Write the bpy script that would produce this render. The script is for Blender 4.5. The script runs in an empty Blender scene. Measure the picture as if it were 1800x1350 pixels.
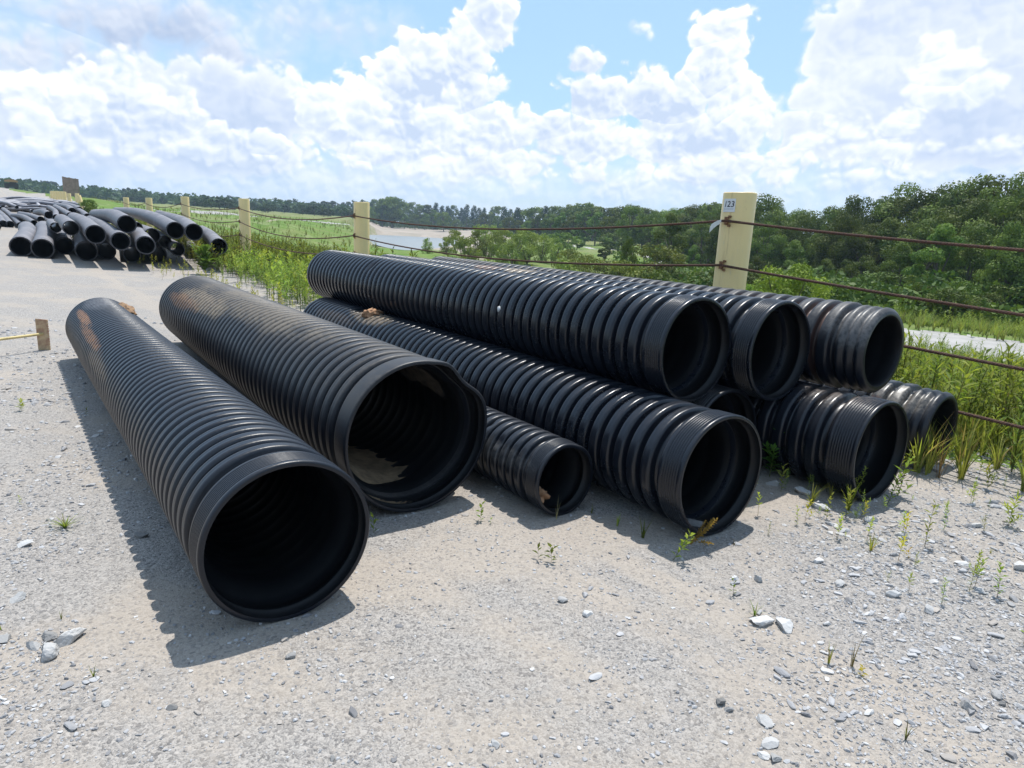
import bpy, math, random
import numpy as np
from mathutils import Matrix, Vector

# ------------------------------------------------------------------ camera, world, sun, exposure
S = bpy.context.scene
COL = S.collection
FPX = 1156.77
PITCH, ROLL, CH = math.radians(12.604), math.radians(2.909), 1.5055
cF = np.array([0, math.cos(PITCH), -math.sin(PITCH)])
_r = np.array([1.0, 0, 0]); _u = np.array([0, math.sin(PITCH), math.cos(PITCH)])
cR = math.cos(ROLL) * _r + math.sin(ROLL) * _u
cU = -math.sin(ROLL) * _r + math.cos(ROLL) * _u
cO = np.array([0, 0, CH])
cam = bpy.data.cameras.new('camera'); camo = bpy.data.objects.new('camera', cam); COL.objects.link(camo)
cam.sensor_width = 36; cam.lens = FPX / 1800 * 36; cam.clip_start = 0.05; cam.clip_end = 9000
M = Matrix.Identity(4)
for i in range(3):
    M[i][0] = cR[i]; M[i][1] = cU[i]; M[i][2] = -cF[i]; M[i][3] = cO[i]
camo.matrix_world = M
S.camera = camo

SUN_DIR = Vector((0.115, 0.341, 1.0)).normalized()
SUN_EL = math.asin(SUN_DIR.z); SUN_AZ = math.atan2(SUN_DIR.x, SUN_DIR.y)
sl = bpy.data.lights.new('sun', 'SUN'); sl.energy = 5.0; sl.angle = math.radians(0.5); sl.color = (1, 0.965, 0.91)
so = bpy.data.objects.new('sun', sl); COL.objects.link(so)
so.rotation_euler = SUN_DIR.to_track_quat('Z', 'Y').to_euler(); so.location = (0, 0, 60)

S.view_settings.view_transform = 'Standard'; S.view_settings.look = 'None'
S.view_settings.exposure = 0.08; S.view_settings.gamma = 1
S.cycles.max_bounces = 8; S.cycles.transparent_max_bounces = 12; S.cycles.volume_bounces = 0
S.cycles.use_denoising = True

def ray(x, y):
    d = cF * FPX + cR * (x - 900) - cU * (y - 675)
    return d / np.linalg.norm(d)
def at(x, y, r):                      # point seen at pixel (x, y), horizontal range r
    d = ray(x, y); return cO + d * (r / math.hypot(d[0], d[1]))
def gnd(x, y, z=0.0):
    d = ray(x, y); return cO + d * ((z - cO[2]) / d[2])

# ------------------------------------------------------------------ node helpers
class Tree:
    def __init__(s, nt): s.nt = nt; s.N = nt.nodes; s.L = nt.links
    def new(s, t, **kw):
        n = s.N.new(t)
        for k, v in kw.items(): setattr(n, k, v)
        return n
    def put(s, sock, v):
        if isinstance(v, X): s.L.new(v.s, sock)
        elif isinstance(v, bpy.types.NodeSocket): s.L.new(v, sock)
        elif v is not None: sock.default_value = v
    def math(s, op, *a, clamp=False):
        n = s.new('ShaderNodeMath', operation=op, use_clamp=clamp)
        for i, v in enumerate(a): s.put(n.inputs[i], v)
        return X(s, n.outputs[0])
    def mix(s, f, a, b, mode='MIX'):
        n = s.new('ShaderNodeMix', data_type='RGBA', blend_type=mode)
        s.put(n.inputs[0], f)
        for k, v in ((6, a), (7, b)):
            if isinstance(v, (tuple, list)) and len(v) == 3: v = tuple(v) + (1,)
            s.put(n.inputs[k], v)
        return X(s, n.outputs[2])
    def noise(s, vec, scale, detail=4, rough=0.55, dist=0.0, dim='3D'):
        n = s.new('ShaderNodeTexNoise'); n.noise_dimensions = dim; s.put(n.inputs['Vector'], vec)
        n.inputs['Scale'].default_value = scale; n.inputs['Detail'].default_value = detail
        n.inputs['Roughness'].default_value = rough; n.inputs['Distortion'].default_value = dist
        return X(s, n.outputs[0])
    def vor(s, vec, scale, feat='F1', out='Distance', detail=0.0, rough=0.5, rnd=1.0, dim='3D'):
        n = s.new('ShaderNodeTexVoronoi', feature=feat); n.voronoi_dimensions = dim; s.put(n.inputs['Vector'], vec)
        n.inputs['Scale'].default_value = scale; n.inputs['Randomness'].default_value = rnd
        if 'Detail' in n.inputs: n.inputs['Detail'].default_value = detail; n.inputs['Roughness'].default_value = rough
        return X(s, n.outputs[out])
    def ramp(s, v, lo, hi, smooth=True):
        n = s.new('ShaderNodeMapRange', interpolation_type='SMOOTHSTEP' if smooth else 'LINEAR')
        s.put(n.inputs[0], v); s.put(n.inputs[1], lo); s.put(n.inputs[2], hi)
        return X(s, n.outputs[0])
    def comb(s, x, y, z):
        n = s.new('ShaderNodeCombineXYZ')
        for i, v in enumerate((x, y, z)): s.put(n.inputs[i], v)
        return X(s, n.outputs[0])
    def sep(s, v):
        n = s.new('ShaderNodeSeparateXYZ'); s.put(n.inputs[0], v)
        return [X(s, o) for o in n.outputs]
    def coord(s, k='Object'):
        return X(s, s.new('ShaderNodeTexCoord').outputs[k])
    def scalev(s, v, sc):
        n = s.new('ShaderNodeMapping'); s.put(n.inputs[0], v); n.inputs['Scale'].default_value = sc
        return X(s, n.outputs[0])
class X:
    def __init__(s, t, so): s.t = t; s.s = so
    def __add__(s, o): return s.t.math('ADD', s, o)
    __radd__ = __add__
    def __sub__(s, o): return s.t.math('SUBTRACT', s, o)
    def __rsub__(s, o): return s.t.math('SUBTRACT', o, s)
    def __mul__(s, o): return s.t.math('MULTIPLY', s, o)
    __rmul__ = __mul__
    def __truediv__(s, o): return s.t.math('DIVIDE', s, o)
    def mx(s, o): return s.t.math('MAXIMUM', s, o)
    def mn(s, o): return s.t.math('MINIMUM', s, o)
    def clamp(s): return s.t.math('ADD', s, 0.0, clamp=True)

# ------------------------------------------------------------------ sky
W = bpy.data.worlds.new('World'); S.world = W; W.use_nodes = True
t = Tree(W.node_tree); t.N.clear()
sky = t.new('ShaderNodeTexSky', sky_type='NISHITA'); sky.sun_disc = False
sky.sun_elevation = SUN_EL; sky.sun_rotation = SUN_AZ; sky.altitude = 60; sky.air_density = 1.0; sky.dust_density = 1.2; sky.ozone_density = 1.6
dx, dy, dz = t.sep(t.coord('Generated'))
az = t.math('ARCTAN2', dx, dy); el = t.math('ARCSINE', dz)
pae = t.comb(az, el, 0.0)
def vm_(op, *a_):
    n = t.new('ShaderNodeVectorMath', operation=op)
    for i, v in enumerate(a_):
        if isinstance(v, tuple): n.inputs[i].default_value = v
        else: t.put(n.inputs[i], v)
    return n
def blob_field(blobs, prev=None):
    D = G = None; pin = pae if prev is None else t.comb(t.math('MULTIPLY_ADD', prev, 1e-12, az), el, 0.0)
    for (x, y, rx, ry) in blobs:
        d = ray(x, y); u0 = math.atan2(d[0], d[1]); v0 = math.asin(d[2]); a, b = rx / FPX, ry / FPX
        q = X(t, vm_('MULTIPLY_ADD', pin, (1 / a, 1 / b, 0.0), (-u0 / a, -v0 / b, 0.0)).outputs[0])
        ln = X(t, vm_('LENGTH', q).outputs['Value']); m_ = min(a, b)
        c = t.math('MULTIPLY_ADD', ln, -m_, m_); gy = t.sep(q)[1]
        if D is None: D, G = c, gy
        else:
            k = t.math('GREATER_THAN', c, D); G = t.math('MULTIPLY_ADD', gy - G, k, G); D = D.mx(c)
        pin = t.comb(t.math('MULTIPLY_ADD', D + G, 1e-12, az), el, 0.0)    # keeps the blobs in sequence
    return D, G
pv = t.comb(az, el * 1.1, 0.0)
warp = t.noise(pv, 30.0, 2, 0.5, dim='2D')
pw = t.comb(az + (warp - 0.5) * 0.020, el * 1.1 + (warp - 0.5) * 0.015, 0.0)
def billow(v):
    f = t.noise(v, 8.0, 8, 0.6, dim='2D')
    w1 = t.vor(v, 15.0, dim='2D'); w2 = t.vor(v, 34.0, dim='2D'); w3 = t.vor(v, 76.0, dim='2D')
    return (f - 0.5) * 0.85 + (0.42 - w1) * 0.46 + (0.42 - w2) * 0.34 + (0.42 - w3) * 0.18
B1 = billow(pw)
B2 = billow(X(t, vm_('ADD', pw, (0.0030, 0.0070, 0.0)).outputs[0]))
n5 = t.noise(pw, 6.0, 3, 0.5, dim='2D')
emb = t.ramp(B1 - B2, -0.22, 0.22)
outside = t.ramp(el, 0.40, 0.60).mx(t.ramp(t.math('ABSOLUTE', az), 0.78, 0.95))
Dout = (t.noise(t.comb(dx * 3.0, dy * 3.0, 0.0), 1.0, 4, 0.55, dim='2D') - 0.5) * 0.35
WHITE_ = (1.12, 1.13, 1.15)
def layer(base_col, base_a, blobs, amp, edge, body, gk=0.30, bias=0.42, rimw=0.035, ek=0.42, off=0.0, use_out=False, amax=1.0):
    D, G = blob_field(blobs, base_a)
    if use_out: D = D * (1.0 - outside) + Dout * outside; G = G * (1.0 - outside)
    Dd = D + B1 * amp + off
    a_ = t.ramp(Dd, -edge * 0.3, edge) * amax
    rim = 1.0 - t.ramp(Dd, 0.0, rimw)
    l = (bias + 0.08 + G * gk + (emb - 0.5) * ek + rim * 0.42 + (n5 - 0.5) * 0.9).clamp()
    c = t.mix(l, body, WHITE_)
    if base_col is None: return c, a_
    return t.mix(a_, base_col, c), 1.0 - (1.0 - base_a) * (1.0 - a_)
c0, a0 = layer(None, None, [(200,270,420,150),(560,330,420,100),(800,290,300,90),(1200,330,420,75),(1650,300,330,110)], 0.05, 0.06, (0.57, 0.70, 0.90), bias=0.36, rimw=0.02, ek=0.55, gk=0.12, amax=0.92)
c1, a1 = layer(c0, a0, [(250,45,280,62),(70,95,150,70),(390,85,110,60),(580,45,150,42),(690,70,80,22)], 0.06, 0.045, (0.44, 0.55, 0.76), bias=0.24, gk=0.42, rimw=0.02, ek=0.22, use_out=True)
c2, a2 = layer(c1, a1, [(1660,50,190,110),(1590,140,150,100),(1500,12,55,36),(1700,190,230,90),(1443,165,58,40),(1470,232,100,52),(1560,60,80,80),(330,215,150,95),(480,200,85,70),(120,225,150,80)], 0.05, 0.010, (0.575, 0.685, 0.885), bias=0.16, gk=0.10, rimw=0.028, ek=0.24)
c3, a3 = layer(c2, a2, [(765,150,105,82),(690,120,40,35),(820,90,60,60),(858,42,48,55),(700,215,130,75),(830,235,95,60),(600,225,90,50),(1037,112,44,30),(1045,170,78,46),(975,222,88,38),(1140,172,56,42),(1185,190,60,50),(1262,55,54,38),(1268,115,56,56),(1288,200,50,80),(1200,250,120,55),(1060,250,150,45),(170,185,110,65),(250,215,90,60),(450,262,200,34),(850,282,260,30),(1250,292,230,26),(600,126,15,11)], 0.048, 0.006, (0.60, 0.71, 0.90), bias=0.16, gk=0.26, rimw=0.040, ek=0.70)
c4, a4 = layer(c3, a3, [(1655,88,32,28),(1672,120,44,34),(1720,150,38,24),(1660,170,50,24),(1272,196,28,16),(1305,225,36,34),(1600,205,34,18),(1570,222,50,16),(1500,232,60,18),(1440,245,44,14),(1530,262,90,16),(800,178,34,28),(790,215,62,30),(520,148,26,22),(556,178,44,34),(640,205,50,38),(470,245,44,20),(645,262,48,15),(770,262,44,12),(840,268,50,11),(205,112,44,22),(285,150,44,28),(140,170,40,24),(60,205,50,20),(330,262,60,16),(1120,240,46,22),(1165,292,50,15),(1075,290,56,13),(1255,285,70,17),(960,272,70,12),(1340,292,70,13),(1500,306,110,12),(1710,262,80,14),(1128,46,26,12),(1146,58,13,11),(60,265,70,12),(190,270,60,10),(560,290,90,9)], 0.036, 0.010, (0.64, 0.75, 0.92), bias=0.30, gk=0.40, rimw=0.02, ek=0.6, off=-0.002, amax=0.92)
low = 1.0 - t.ramp(el, 0.0, 0.085)
ccol = t.mix(low * 0.78, c4, (0.58, 0.75, 0.97))
af = a4.mx(low * 1.5).clamp()
ccol = t.mix(1.0 - af.mx(0.001), ccol, (0.46, 0.78, 1.12))
b1 = t.new('ShaderNodeBackground'); t.put(b1.inputs[0], sky.outputs[0]); b1.inputs[1].default_value = 0.15
b2 = t.new('ShaderNodeBackground'); t.put(b2.inputs[0], ccol); b2.inputs[1].default_value = 1.02
ms = t.new('ShaderNodeMixShader'); t.put(ms.inputs[0], af.mx(0.50)); t.L.new(b1.outputs[0], ms.inputs[1]); t.L.new(b2.outputs[0], ms.inputs[2])
ow = t.new('ShaderNodeOutputWorld'); t.L.new(ms.outputs[0], ow.inputs[0])
W.cycles.sampling_method = 'MANUAL'; W.cycles.sample_map_resolution = 512

# ------------------------------------------------------------------ object helpers
def build(name, V, F, mat, parent=None, smooth=True, col=None, mats=None):
    """V (n,3) array; F list of (m,k) int arrays (k = 3 or 4)."""
    V = np.asarray(V, float)
    if not isinstance(F, list): F = [F]
    F = [np.asarray(f, np.int32) for f in F if len(f)]
    me = bpy.data.meshes.new(name)
    me.vertices.add(len(V)); me.vertices.foreach_set('co', V.astype(np.float32).ravel())
    nl = sum(f.size for f in F); nf = sum(len(f) for f in F)
    me.loops.add(nl); me.loops.foreach_set('vertex_index', np.concatenate([f.ravel() for f in F]))
    st = []; c = 0
    for f in F:
        st.append(c + np.arange(len(f)) * f.shape[1]); c += f.size
    me.polygons.add(nf); me.polygons.foreach_set('loop_start', np.concatenate(st).astype(np.int32))
    me.polygons.foreach_set('use_smooth', np.full(nf, smooth))
    if col is not None:
        a = me.attributes.new('col', 'FLOAT_COLOR', 'POINT')
        c4 = np.ones((len(V), 4), np.float32); c4[:, :3] = col; a.data.foreach_set('color', c4.ravel())
    me.update(calc_edges=True); me.validate()
    if mat: me.materials.append(mat)
    o = bpy.data.objects.new(name, me); COL.objects.link(o)
    if parent: o.parent = parent
    return o
def empty(name, loc=(0, 0, 0), rz=0):
    o = bpy.data.objects.new(name, None); COL.objects.link(o); o.location = loc; o.rotation_euler = (0, 0, rz); o.empty_display_size = 0.1
    return o
def tag(o, label=None, cat=None, group=None, kind=None):
    if label: o['label'] = label
    if cat: o['category'] = cat
    if group: o['group'] = group
    if kind: o['kind'] = kind
    return o
def copy_tree(o, parent=None):
    c = o.copy(); COL.objects.link(c); c.parent = parent
    for ch in [k for k in bpy.data.objects if k.parent == o]: copy_tree(ch, c)
    return c
class MB:
    def __init__(s): s.V = []; s.F3 = []; s.F4 = []; s.C = []; s.n = 0
    def add(s, V, F, col=None):
        V = np.asarray(V, float); F = np.asarray(F, np.int64)
        if len(V) == 0: return s
        s.V.append(V); (s.F3 if F.shape[1] == 3 else s.F4).append(F + s.n); s.n += len(V)
        s.C.append(np.broadcast_to(np.asarray(col if col is not None else (1, 1, 1), float), (len(V), 3)))
        return s
    def box(s, c, sz, col=None, rz=0, rot=None):
        c = np.array(c, float); h = np.array(sz, float) / 2
        v = np.array([[x, y, z] for x in (-1, 1) for y in (-1, 1) for z in (-1, 1)]) * h
        if rz: R = np.array(Matrix.Rotation(rz, 3, 'Z')); v = v @ R.T
        if rot is not None: v = v @ np.array(rot).T
        return s.add(v + c, [[0, 1, 3, 2], [4, 6, 7, 5], [0, 4, 5, 1], [2, 3, 7, 6], [0, 2, 6, 4], [1, 5, 7, 3]], col)
    def tube(s, P, r, k=8, col=None, cap=True):
        P = np.asarray(P, float); n = len(P); r = np.broadcast_to(np.asarray(r, float), (n,))
        T = np.gradient(P, axis=0); T /= np.linalg.norm(T, axis=1)[:, None] + 1e-12
        ref = np.array([0, 0, 1.0]) if abs(T[0][2]) < 0.9 else np.array([1.0, 0, 0])
        A = np.cross(T, ref); A /= np.linalg.norm(A, axis=1)[:, None] + 1e-12; Bn = np.cross(T, A)
        an = np.linspace(0, 2 * np.pi, k, endpoint=False)
        V = (P[:, None] + r[:, None, None] * (np.cos(an)[None, :, None] * A[:, None] + np.sin(an)[None, :, None] * Bn[:, None])).reshape(-1, 3)
        i = np.arange(n - 1)[:, None] * k; j = np.arange(k)[None]; j2 = (j + 1) % k
        F = np.stack([i + j, i + j2, i + k + j2, i + k + j], -1).reshape(-1, 4)
        s.add(V, F, col)
        if cap:
            for e, rev in ((0, 1), (n - 1, 0)):
                vv = np.vstack([V[e * k:(e + 1) * k], P[e]]); f = np.array([[q, (q + 1) % k, k] for q in range(k)])
                s.add(vv, f if rev == 0 else f[:, ::-1], col)
        return s
    def build(s, name, mat, parent=None, smooth=True):
        F = []
        if s.F4: F.append(np.concatenate(s.F4))
        if s.F3: F.append(np.concatenate(s.F3))
        return build(name, np.concatenate(s.V), F, mat, parent, smooth, np.concatenate(s.C))
def principled(name):
    m = bpy.data.materials.new(name); m.use_nodes = True
    tt = Tree(m.node_tree); b = [n for n in tt.N if n.type == 'BSDF_PRINCIPLED'][0]
    return m, tt, b
def bump(tt, b, h, strength=0.5, dist=0.01):
    n = tt.new('ShaderNodeBump'); n.inputs['Strength'].default_value = strength; n.inputs['Distance'].default_value = dist
    tt.put(n.inputs['Height'], h); tt.L.new(n.outputs[0], b.inputs['Normal'])
def simple_mat(name, col, rough=0.7, var=0.25, scale=8, col2=None, bumpd=0.0, spec=0.4):
    m, tt, b = principled(name); c = tt.coord('Object'); n = tt.noise(c, scale, 6, 0.6)
    c2 = col2 if col2 else tuple(x * (1 - var) for x in col)
    tt.put(b.inputs['Base Color'], tt.mix(tt.ramp(n, 0.35, 0.68), col, c2)); b.inputs['Roughness'].default_value = rough
    b.inputs['Specular IOR Level'].default_value = spec
    if bumpd: bump(tt, b, tt.noise(c, scale * 4, 5, 0.6), 0.6, bumpd)
    return m
def leaf_mat(name, trans=0.35, mul=(1, 1, 1), rough=0.55):
    m, tt, b = principled(name)
    a = tt.new('ShaderNodeAttribute', attribute_name='col'); oi = tt.new('ShaderNodeObjectInfo')
    c = tt.mix(1.0, X(tt, a.outputs['Color']), mul, 'MULTIPLY')
    hs = tt.new('ShaderNodeHueSaturation'); tt.put(hs.inputs['Color'], c)
    tt.put(hs.inputs['Value'], X(tt, oi.outputs['Random']) * 0.85 + 0.62)
    tt.put(hs.inputs['Hue'], X(tt, oi.outputs['Random']) * 0.035 + 0.475)
    cc = X(tt, hs.outputs[0])
    tt.put(b.inputs['Base Color'], cc); b.inputs['Roughness'].default_value = rough; b.inputs['Specular IOR Level'].default_value = 0.12
    tr = tt.new('ShaderNodeBsdfTranslucent'); tt.put(tr.inputs[0], tt.mix(1.0, cc, (1.25, 1.35, 0.55), 'MULTIPLY'))
    mx = tt.new('ShaderNodeMixShader'); mx.inputs[0].default_value = trans
    tt.L.new(b.outputs[0], mx.inputs[1]); tt.L.new(tr.outputs[0], mx.inputs[2])
    out = [n for n in tt.N if n.type == 'OUTPUT_MATERIAL'][0]; tt.L.new(mx.outputs[0], out.inputs[0])
    return m

# ------------------------------------------------------------------ terrain heights
TH = math.radians(127)
AD = np.array([math.cos(TH), math.sin(TH)]); ND = np.array([math.sin(TH), -math.cos(TH)])    # along the fence, away over the bank
def fence_pt(a, n, z): return np.array([AD[0] * a + ND[0] * n, AD[1] * a + ND[1] * n, z])
RR = np.array([0, 12, 20, 30, 45, 60, 90, 130, 180, 250, 350, 500, 800, 3500.])
AZ = np.array([-180, -90, -38, -33, -27, -20, -13.5, -11.3, -8, -2, 4, 9.5, 20, 30, 38, 90, 180.])
TB = np.array([
 [0,0,.0,.12,.4,1.1,2.7,5.2,7.4,9.4,12.6,17,22,25],
 [0,0,.0,.12,.4,1.1,2.7,5.2,7.4,9.4,12.6,17,22,25],
 [0,0,.0,.12,.4,1.1,2.9,5.4,7.5,9.4,12.6,17,22,25],
 [0,0,.0,.15,.7,1.6,3.5,4.6,5.6,7,9.5,13,18,22],
 [0,0,.0,-.1,.2,.8,1.9,3,4.2,6,8.6,12,17,22],
 [0,0,-.5,-1.2,-.9,-.2,1.5,2.6,3.6,5,7.5,11,16,22],
 [0,0,-1.5,-2,-1.8,-1.4,-.2,1.6,2.9,4.4,6.5,9.5,14,22],
 [0,-.3,-1.6,-2.1,-2.1,-1.9,-1.5,-1.25,-1.3,-1.15,.9,6,10,22],
 [0,-.4,-1.6,-2.2,-2.2,-2.0,-1.6,-1.4,-1.4,-1.2,.8,6,11,22],
 [0,-.5,-1.6,-2.4,-2.4,-2,-1.5,-.8,-.2,1,3,7,12,22],
 [0,-.5,-1.7,-2.6,-2.6,-2.2,-1.6,-.6,.4,1.6,3.5,7,12,22],
 [0,-.6,-1.8,-2.8,-2.8,-2.4,-1.6,-.4,.6,2,4,8,12,22],
 [0,-.5,-1.3,-1.8,-2.4,-2.8,-3,-2.4,-1.5,0,3,7,12,22],
 [0,-.6,-1.2,-1.5,-2.0,-2.8,-3.2,-2.8,-2,0,3,7,12,22],
 [0,-.7,-1.2,-1.5,-2.0,-2.9,-3.4,-3,-2,0,3,7,12,22],
 [0,-.7,-1.2,-1.5,-2.0,-2.9,-3.4,-3,-2,0,3,7,12,22],
 [0,0,.0,.12,.4,1.1,2.7,5.2,7.4,9.4,12.6,17,22,25]])
for _i, _a in enumerate(AZ):
    if -90 <= _a <= -20 or abs(_a) == 180:
        TB[_i, 5:] = 1.5 + (TB[_i, 5:] - 1.5) * (math.cos(math.radians(_a)) if -90 < _a else 0.79)
PADC = TB[2]
def sstep(x, a, b): q = np.clip((x - a) / (b - a), 0, 1); return q * q * (3 - 2 * q)
def vnoise(x, y, seed=0):
    x = np.asarray(x, float); y = np.asarray(y, float)
    xi = np.floor(x).astype(np.int64); yi = np.floor(y).astype(np.int64); xf = x - xi; yf = y - yi
    def h(a, b):
        n = (a * 374761393 + b * 668265263 + seed * 974634777) & 0xffffffff
        n = ((n ^ (n >> 13)) * 1274126177) & 0xffffffff
        return ((n ^ (n >> 16)) & 0xffff) / 65535.0
    u = xf * xf * (3 - 2 * xf); v = yf * yf * (3 - 2 * yf)
    return (h(xi, yi) * (1 - u) + h(xi + 1, yi) * u) * (1 - v) + (h(xi, yi + 1) * (1 - u) + h(xi + 1, yi + 1) * u) * v - 0.5
def fbm(x, y, o=4, seed=0):
    s = 0; a = 1
    for k in range(o): s = s + a * vnoise(x * 2 ** k, y * 2 ** k, seed + k); a *= 0.5
    return s
def height(x, y):
    x = np.asarray(x, float); y = np.asarray(y, float)
    r = np.hypot(x, y); a = np.degrees(np.arctan2(x, y))
    ri = np.clip(np.searchsorted(RR, r, side='right') - 1, 0, len(RR) - 2); rf = np.clip((r - RR[ri]) / (RR[ri + 1] - RR[ri]), 0, 1)
    ai = np.clip(np.searchsorted(AZ, a, side='right') - 1, 0, len(AZ) - 2); af = (a - AZ[ai]) / (AZ[ai + 1] - AZ[ai]); af = af * af * (3 - 2 * af)
    z = (TB[ai, ri] * (1 - rf) + TB[ai, ri + 1] * rf) * (1 - af) + (TB[ai + 1, ri] * (1 - rf) + TB[ai + 1, ri + 1] * rf) * af
    pad = PADC[ri] * (1 - rf) + PADC[ri + 1] * rf
    n = x * ND[0] + y * ND[1]; al = x * AD[0] + y * AD[1]
    w = 1 - sstep(n, 6.3, 10.5); w = np.where(al > 62, np.minimum(w, 1 - sstep(al, 62, 95) * sstep(n, -8, 6)), w)
    w = np.where((r > 40) & (al < 0), 0, w)
    z = pad * w + z * (1 - w)
    rw = sstep(n, 19, 22) * (1 - sstep(n, 29, 33)) * (1 - sstep(al, 25, 34)) * (1 - sstep(-al, 30, 60))
    z = z * (1 - rw) + (-1.3) * rw
    pq = np.hypot((r - 215) / 128, (a + 9.6) / 5.0)
    z = np.where((pq < 1.0) & (z > -2), np.minimum(z, -1.1 + 0.0 * z), z)
    ring = sstep(pq, 0.97, 1.04) * (1 - sstep(pq, 1.2, 1.5)); z = np.where(ring > 0, np.maximum(z, z * (1 - ring) + (-0.72) * ring), z)
    flat = (1 - np.clip(rw, 0, 1)) * (1 - 0.8 * (pq < 1.3))
    z = z + fbm(x / 9, y / 9, 3, 5) * np.clip((r - 8) / 60, 0, 0.6) * flat * (1 - 0.7 * w)
    z = z + fbm(x / 1.7, y / 1.7, 3, 11) * 0.022 * (r < 60)
    z = z + fbm(x / 0.22, y / 0.22, 3, 17) * 0.008 * (r < 14) + np.abs(fbm(x / 0.05, y / 0.05, 2, 23)) * 0.003 * (r < 8)
    return z
def hz1(x, y): return float(height(np.array([x]), np.array([y]))[0])

# ------------------------------------------------------------------ ground materials
def m_gravel():
    m, tt, b = principled('gravel'); c = tt.coord('Object')
    x, y, z = tt.sep(c); flat = tt.comb(x, y, 0.0)
    wv = tt.noise(flat, 6.0, 3); wf = tt.comb(x + (wv - 0.5) * 0.05, y + (wv - 0.5) * 0.05, 0.0)
    big = tt.noise(wf, 0.55, 5, 0.62); big2 = tt.noise(tt.scalev(wf, (0.7, 0.7, 1)), 1.9, 6, 0.68)
    # wheel streaks running with the yard
    u = x * float(ND[0] * 0.62 + AD[0] * -0.5) + y * float(ND[1] * 0.62 - AD[1] * 0.5)
    st = tt.noise(tt.comb((x * 0.55 + y * 0.83) * 1.7, (x * 0.83 - y * 0.55) * 0.28, 0.0), 1.3, 5, 0.6)
    def track(x0, y0, x1, y1, w, k):
        L = math.hypot(x1 - x0, y1 - y0); ax, ay = (x1 - x0) / L, (y1 - y0) / L
        d = tt.math('ABSOLUTE', (x - x0) * ay - (y - y0) * ax + (big2 - 0.5) * 0.22)
        return (1.0 - tt.ramp(d, w * 0.2, w)) * k
    trk = track(0.77, 2.72, 1.55, 1.74, 0.13, 0.12).mx(track(0.42, 2.62, 1.25, 1.55, 0.12, 0.06)).mx(track(-0.6, 2.6, 0.55, 3.25, 0.32, 0.09))
    sand = tt.ramp(big * 0.45 + big2 * 0.33 + st * 0.3 + trk, 0.49, 0.62)
    r1 = tt.vor(wf, 95.0, 'F1', 'Color'); r2 = tt.vor(wf, 210.0, 'F1', 'Color'); r3 = tt.vor(wf, 34.0, 'F1', 'Color')
    g1 = tt.sep(r1); g2 = tt.sep(r2); g3 = tt.sep(r3)
    grey = tt.mix(g2[0], (0.25, 0.255, 0.27), (0.56, 0.56, 0.565))
    grey = tt.mix(tt.ramp(g1[0], 0.55, 1.0) * 0.65, grey, (0.60, 0.60, 0.61))
    grey = tt.mix(tt.ramp(g1[1], 0.80, 0.95) * 0.7, grey, (0.17, 0.175, 0.19))
    grey = tt.mix(tt.ramp(g3[0], 0.86, 0.95) * tt.ramp(tt.vor(wf, 34.0), 0.45, 0.25) * 0.75, grey, (0.50, 0.49, 0.49))
    sd = tt.mix(tt.noise(wf, 160.0, 3, 0.7), (0.37, 0.335, 0.30), (0.66, 0.62, 0.57))
    sd = tt.mix(tt.ramp(g1[2], 0.78, 0.93) * 0.75, sd, (0.26, 0.25, 0.25))
    sd = tt.mix(tt.ramp(tt.noise(wf, 0.9, 4), 0.58, 0.7) * 0.35, sd, (0.58, 0.50, 0.44))
    base = tt.mix(sand * 0.66, grey, sd)
    wide = tt.noise(flat, 0.23, 4, 0.6)
    base = tt.mix(tt.ramp(wide, 0.35, 0.7) * 0.28, base, (0.35, 0.345, 0.35))
    base = tt.mix(1.0, base, (0.775, 0.722, 0.655), "MULTIPLY")
    tt.put(b.inputs['Base Color'], base)
    tt.put(b.inputs['Roughness'], 0.88); b.inputs['Specular IOR Level'].default_value = 0.25
    d1 = 1.0 - tt.vor(wf, 95.0); d2 = 1.0 - tt.vor(wf, 210.0); d3 = tt.ramp(tt.vor(wf, 34.0), 0.5, 0.1)
    h = (d1 * g1[1] * 0.0055 + d2 * 0.0022 + d3 * tt.ramp(g3[0], 0.8, 0.95) * 0.006) * (1.0 - sand * 0.55) + tt.noise(wf, 300.0, 3, 0.7) * 0.002 + tt.noise(wf, 16.0, 5) * 0.008
    bump(tt, b, h, 0.95, 1.0)
    return m
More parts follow.
